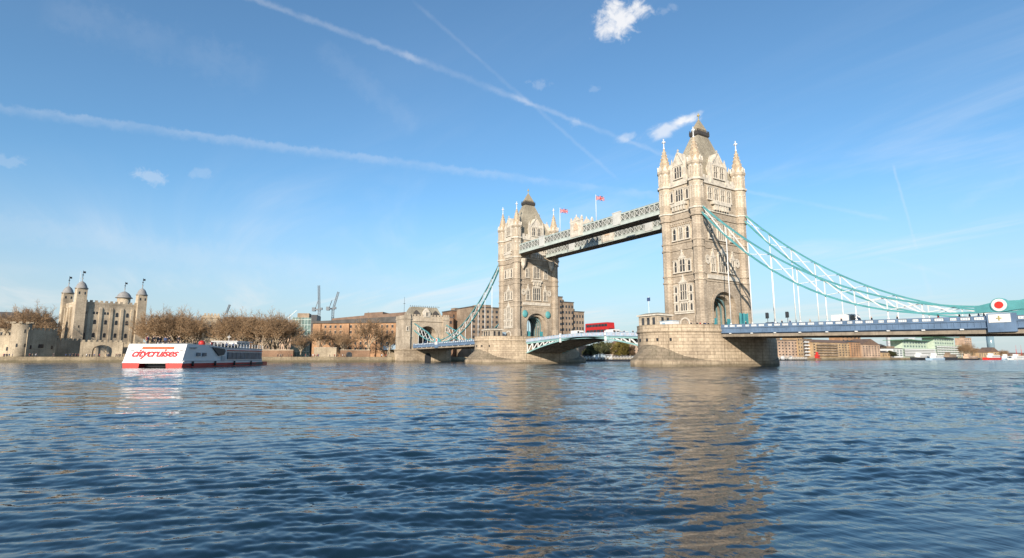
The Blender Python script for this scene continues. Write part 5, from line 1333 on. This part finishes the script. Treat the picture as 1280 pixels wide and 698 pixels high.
# ------------------------------------------------------------------ the passenger boat
def build_boat():
    # bow points away to the right; local +x = bow
    h = Vector((-.866, .5, 0)); rz = math.atan2(h.y, h.x)
    S = at(191, 111)                                         # middle of the stern
    b = thing('passenger_boat', 'white and red passenger boat with red lettering on its stern', 'boat', (S[0], S[1], WZ), rz); b.scale = (1.22, 1.1, .99)
    Bm, Ln = 5.35, 40.; boatglass = glassy('boat_glass', (.12, .14, .165), .35, .3, .2)
    bw = plain('boat_white', (.70, .70, .69), .35, .04, .4); bred = plain('boat_red', (.46, .03, .022), .4, .12, .5)
    bgrey = plain('boat_grey', (.42, .43, .44), .5, .1, .5)
    for s in (-1, 1):                                        # twin hulls
        m = MB(); c = s * (Bm - 1.55); rings = []
        for x, w, z0 in ((0, 1.5, -.8), (3, 1.55, -.8), (30, 1.5, -.8), (36, .9, -.6), (39.6, .12, .1)):
            rings.append([(x, c - w, 1.0), (x, c - w * .9, -.2), (x, c - w * .5, z0), (x, c + w * .5, z0), (x, c + w * .9, -.2), (x, c + w, 1.0)])
        m.loft(rings); m.build('hull', bred, b)
    m = MB(); m.loft([[(0, -Bm, .9), (0, Bm, .9), (0, Bm, 1.25), (0, -Bm, 1.25)], [(33, -Bm, .9), (33, Bm, .9), (33, Bm, 1.25), (33, -Bm, 1.25)], [(40.2, -2.4, .9), (40.2, 2.4, .9), (40.2, 2.4, 1.35), (40.2, -2.4, 1.35)]]); m.build('deck', bw, b)
    m = MB(); m.box(1.5, 34, -Bm + .1, Bm - .1, .2, .92); m.build('tunnel', darkmetal, b)
    # sloped stern house
    m = MB(); sb = [(.15, 1.25), (1.35, 4.85), (9.0, 4.85), (9.0, 1.25)]
    m.yprism(sb, -Bm + .25, Bm - .05); m.build('stern_house', bw, b)
    m = MB(); m.yprism([(9.0, 1.25), (9.0, 4.85), (15.6, 4.5), (15.6, 1.25)], -Bm + .28, Bm - .08); m.build('side_house', bw, b)
    m = MB(); m.box(15.6, 33.5, -Bm + .3, Bm - .1, 1.25, 4.3); m.build('saloon', bw, b)
    m = MB(); m.yprism([(33.5, 1.25), (33.5, 4.0), (37.2, 2.0), (37.2, 1.25)], -3.6, 3.6); m.build('fore_cabin', bgrey, b)
    for s in (-1, 1):
        y0, y1 = sorted((s * (Bm - .02), s * (Bm - .4)))
        for i in range(9): g = MB(); g.box(16.4 + i * 1.85, 18.1 + i * 1.85, y0, y1, 1.75, 3.35); g.build('window', boatglass, b)
        g = MB(); g.yprism([(10.0, 4.35), (12.6, 2.5), (14.6, 2.7), (15.2, 3.6), (14.8, 4.1)], y0, y1); g.build('boarding_opening', darkmetal, b)
    m = MB(); m.box(9.2, 34, -Bm + .22, Bm - .02, 4.32, 4.5); m.build('upper_deck', bgrey, b)
    m = MB()                                                # top deck rails
    for s in (-1, 1):
        y = s * (Bm - .2)
        for z in (4.95, 5.4): m.box(9.2, 33.8, y - .03, y + .03, z, z + .06)
        for i in range(18): m.box(9.2 + i * 1.43, 9.26 + i * 1.43, y - .03, y + .03, 4.5, 5.45)
    m.build('rail', bw, b)
    m = MB(); m.box(25.5, 32, -2.6, 2.6, 4.5, 6.2); m.box(25.0, 32.8, -3.0, 3.0, 6.2, 6.35); wh = m.build('wheelhouse', bw, b)
    for s in (-1, 1): 
        for i in range(3): g = MB(); g.box(25.9 + i * 2, 27.5 + i * 2, *sorted((s * 2.64, s * 2.4)), 5.0, 5.9); g.build('window', carglass, wh)
    g = MB(); g.box(31.9, 32.06, -2.3, 2.3, 5.0, 5.9); g.build('window', carglass, wh)
    m = MB(); m.tube((27, 0, 6.3), (27, 0, 8.0), .06, .04, 6); m.box(26.96, 27.04, -.4, .4, 7.4, 7.5); m.build('mast', bw, b)
    # seats on the top deck
    for i in range(9):
        m = MB(); x = 11 + i * 1.5
        m.box(x, x + .4, -Bm + 1.2, Bm - 1, 4.5, 4.93); m.box(x + .32, x + .4, -Bm + 1.2, Bm - 1, 4.93, 5.4); m.build('bench', darkmetal, b)
    m = MB()                                                # rubbing strake, side stripe, fenders
    for s in (-1, 1):
        m = MB(); y0, y1 = sorted((s * (Bm + .06), s * (Bm - .3))); m.box(.3, 33, y0, y1, 1.26, 1.42); m.build('rubbing_strake', bgrey, b)
        m = MB(); y0, y1 = sorted((s * (Bm - .0), s * (Bm - .4))); m.box(16.2, 33.2, y0, y1, 3.72, 3.9); m.build('stripe', bred, b)
        for x in (3, 11, 19, 27): m = MB(); m.tube((x, s * (Bm + .14), .3), (x, s * (Bm + .14), 1.3), .2, .2, 8); m.build('fender', darkmetal, b)
        m = MB(); y0, y1 = sorted((s * (Bm + .0), s * (Bm - .3))); m.box(2.2, 4.4, y0, y1, 4.0, 4.3); m.build('side_vent', bgrey, b)
        for x in (4.5, 6.6): m = MB(); m.box(x, x + 1.2, y0, y1, 2.4, 3.1); m.build('side_window', boatglass, b)
        m = MB(); m.box(13.9, 15.3, y0, y1, 1.5, 2.45); m.build('side_door', bgrey, b)
    # stern band and lettering, on the sloping transom
    sl = Vector((1.2, 0, 3.6)).normalized(); nrm = Vector((-3.6, 0, 1.2)).normalized()
    def on(u, v, o=.03): p = Vector((.15, 0, 1.25)) + sl * v + nrm * o; return (p.x, -u * 1., p.z)      # u: to the viewer's right is local -y
    m = MB()
    def strip(u0, u1, v0, v1): m.loft([[on(u0, v0, -.05), on(u1, v0, -.05), on(u1, v1, -.05), on(u0, v1, -.05)], [on(u0, v0), on(u1, v0), on(u1, v1), on(u0, v1)]])
    strip(-2.7, 3.0, 2.62, 3.2); m.build('stern_band', plain('orange_red_paint', (.62, .10, .03), .4), b)
    cu = bpy.data.curves.new('lettering', 'FONT'); cu.body = 'citycruises'; cu.size = 2.0; cu.shear = .3; cu.extrude = .02; cu.offset = .05; cu.align_x = 'CENTER'; cu.space_character = .95
    to = bpy.data.objects.new('lettering', cu); COL.objects.link(to); dg = bpy.context.evaluated_depsgraph_get()
    me = bpy.data.meshes.new_from_object(to.evaluated_get(dg)); bpy.data.objects.remove(to)
    xs = [v.co.x for v in me.vertices]; wdt = max(xs) - min(xs); mid = (max(xs) + min(xs)) / 2; k = 8.2 / wdt
    for v in me.vertices: v.co = Vector(on((v.co.x - mid) * k, 1.05 + v.co.y * k * 1.12, .05 + v.co.z))
    me.materials.clear(); me.materials.append(plain('letter_red', (.52, .015, .02), .4, .06)); me.name = 'lettering'
    link('lettering', me, b)
    for u in (-4.3, 4.4):
        m = MB(); u0 = u; m.loft([[on(u0 - .3, 2.35, -.05), on(u0 + .3, 2.35, -.05), on(u0 + .3, 2.5, -.05), on(u0 - .3, 2.5, -.05)], [on(u0 - .3, 2.35, .06), on(u0 + .3, 2.35, .06), on(u0 + .3, 2.5, .06), on(u0 - .3, 2.5, .06)]]); m.build('vent', darkmetal, b)
    m = MB(); m.lathe((0, 0), [(.5, 0), (.6, .2), (.55, .7), (.2, .95)], 12); m.build('life_raft', bred, b, (8.0, -Bm + 1.2, 4.85))
    M = Matrix.Translation(b.location) @ Matrix.Rotation(rz, 4, 'Z') @ Matrix.Diagonal((1.22, 1.1, .99, 1))
    r2 = random.Random(9)
    for i in range(30):
        if i < 14: lx, ly, lz = r2.uniform(2.4, 8.4), r2.uniform(-Bm + .8, Bm - .8), 4.85
        else: lx, ly, lz = 11.1 + 1.5 * (i % 9), -Bm + 1.5 + r2.uniform(0, 3.0), 4.5
        p = M @ Vector((lx, ly, lz)); c = r2.choice((0, 0, 0, 1, 2, 0)); sit = i >= 14
        person(p.x, p.y, p.z - (.47 if sit else .35 * 0), c, 'sit' if sit else 'stand', f'passenger in a {COATN[c]} coat ' + ('seated on the open top deck of the boat' if sit else 'standing on the after deck of the boat'), 'passengers on the boat', rz + math.pi / 2 if sit else None)
build_boat()

# ------------------------------------------------------------------ moored craft across the river
def moored(px0, px1, line, hh, hullm, housem, lab, house=(.3, .8), name='moored_boat', mastn=0, group='boats moored across the river', cat='boat', side=None):
    G0, G1 = hit(px0, *line), hit(px1, *line); L = math.hypot(G1[0] - G0[0], G1[1] - G0[1]); hh *= 1.25
    b = thing(name, lab, cat, (*G0, WZ), math.atan2(G1[1] - G0[1], G1[0] - G0[0]), group)
    w = min(3.2, L * .18); m = MB()
    m.loft([[(x, -ww, .2 + hh * s), (x, -ww * .8, -.5), (x, ww * .8, -.5), (x, ww, .2 + hh * s)] for x, ww, s in ((0, w * .7, 1.1), (L * .06, w, 1), (L * .8, w, 1), (L * .93, w * .6, 1.15), (L, .15, 1.35))]); m.build('hull', hullm, b)
    a, c = L * house[0], L * house[1]; z = .2 + hh
    m = MB(); m.box(a, c, -w * .75, w * .75, z - .1, z + 2.6); m.box(a - .3, c + .3, -w * .8, w * .8, z + 2.6, z + 2.8); hs = m.build('cabin', housem, b)
    n = max(2, int((c - a) / 2.2))
    for i in range(n): m = MB(); m.box(a + (c - a) * (i + .2) / n, a + (c - a) * (i + .8) / n, -w * .75 - .04, -w * .7, z + .8, z + 1.6); m.build('window', glassdark, hs)
    m = MB(); q = L * .32; m.box(q, q + L * .14, -w * .5, w * .5, z + 2.8, z + 5.0); m.build('wheelhouse', housem, b)
    for k in range(mastn):
        xm = L * (.3 + .35 * k); m = MB(); m.tube((xm, 0, z), (xm, 0, z + 16), .16, .08, 6); m.tube((xm - 3.5, 0, z + 10), (xm + 3.5, 0, z + 10), .09, .06, 5); mm = m.build('mast', side or redp, b)
        for e in (-5, -2.5, 2.5, 5): m = MB(); m.tube((xm + e, 0, z), (xm, 0, z + 15 - abs(e)), .05, .05, 4); m.build('stay', side or redp, mm)
LM = FE(-24); LM2 = FE(-34)
moored(1141, 1161, LM, 2.0, darkmetal, white, 'dark hulled barge with long white cabin below the green roof')
moored(1160, 1180, LM2, 1.4, bluepale, white, 'pale blue moored boat between two dark barges')
moored(1178, 1196, LM, 2.2, darkmetal, concrete, 'dark barge moored below the taller green apartments')
moored(1200, 1224, LM, 1.2, darkmetal, brickpk, 'low dark boat moored below the bare waterside trees')
moored(1231, 1251, LM2, 1.8, redp, white, 'red hulled white cruiser below the yellow houses')
moored(1252, 1264, LM, 1.2, bluepale, white, 'small pale cruiser right of the red hulled boat')
moored(1262, 1282, LM2, 1.3, white, white, 'white motor boat at the right edge of the water')
moored(1266, 1284, LM, 1.6, darkmetal, brickpk, 'dark sailing barge with red masts at the right edge', (.3, .6), 'sailing_barge', 2)
moored(1019, 1026, LM, 1.3, brickbn, redp, 'small red workboat below the long tan apartments', (.2, .6))
def pontoon(px0, px1, line, lab, z=1.2):
    G0, G1 = hit(px0, *line), hit(px1, *line); L = math.hypot(G1[0] - G0[0], G1[1] - G0[1])
    p = thing('pontoon', lab, 'pontoon', (*G0, WZ), math.atan2(G1[1] - G0[1], G1[0] - G0[0]))
    m = MB(); m.box(0, L, -2, 2, -.4, z); m.build('float', darkmetal, p)
    m = MB(); n = int(L / 2.5)
    for i in range(n + 1): m.box(i * L / n - .1, i * L / n + .1, -2, -1.9, z, z + 2.0)
    for k in (1.0, 1.9): m.box(0, L, -2.02, -1.88, z + k, z + k + .14)
    for i in range(n): m.bar((i * L / n, -1.95, z), ((i + 1) * L / n, -1.95, z + 2), .1, .12)
    m.build('rail', white, p)
    m = MB(); m.box(L * .35, L * .6, -1.4, 1.4, z + 2.6, z + 2.9)
    for u in (.36, .59): m.box(L * u - .1, L * u + .1, -1.2, 1.2, z, z + 2.6)
    m.build('canopy', white, p)
pontoon(718, 792, ((-128, 0), (-128, 300)), 'long floating pontoon with white rails under the lifting road')
pontoon(962, 1006, FE(-6), 'dark floating pontoon below the pinkish warehouse', .9)
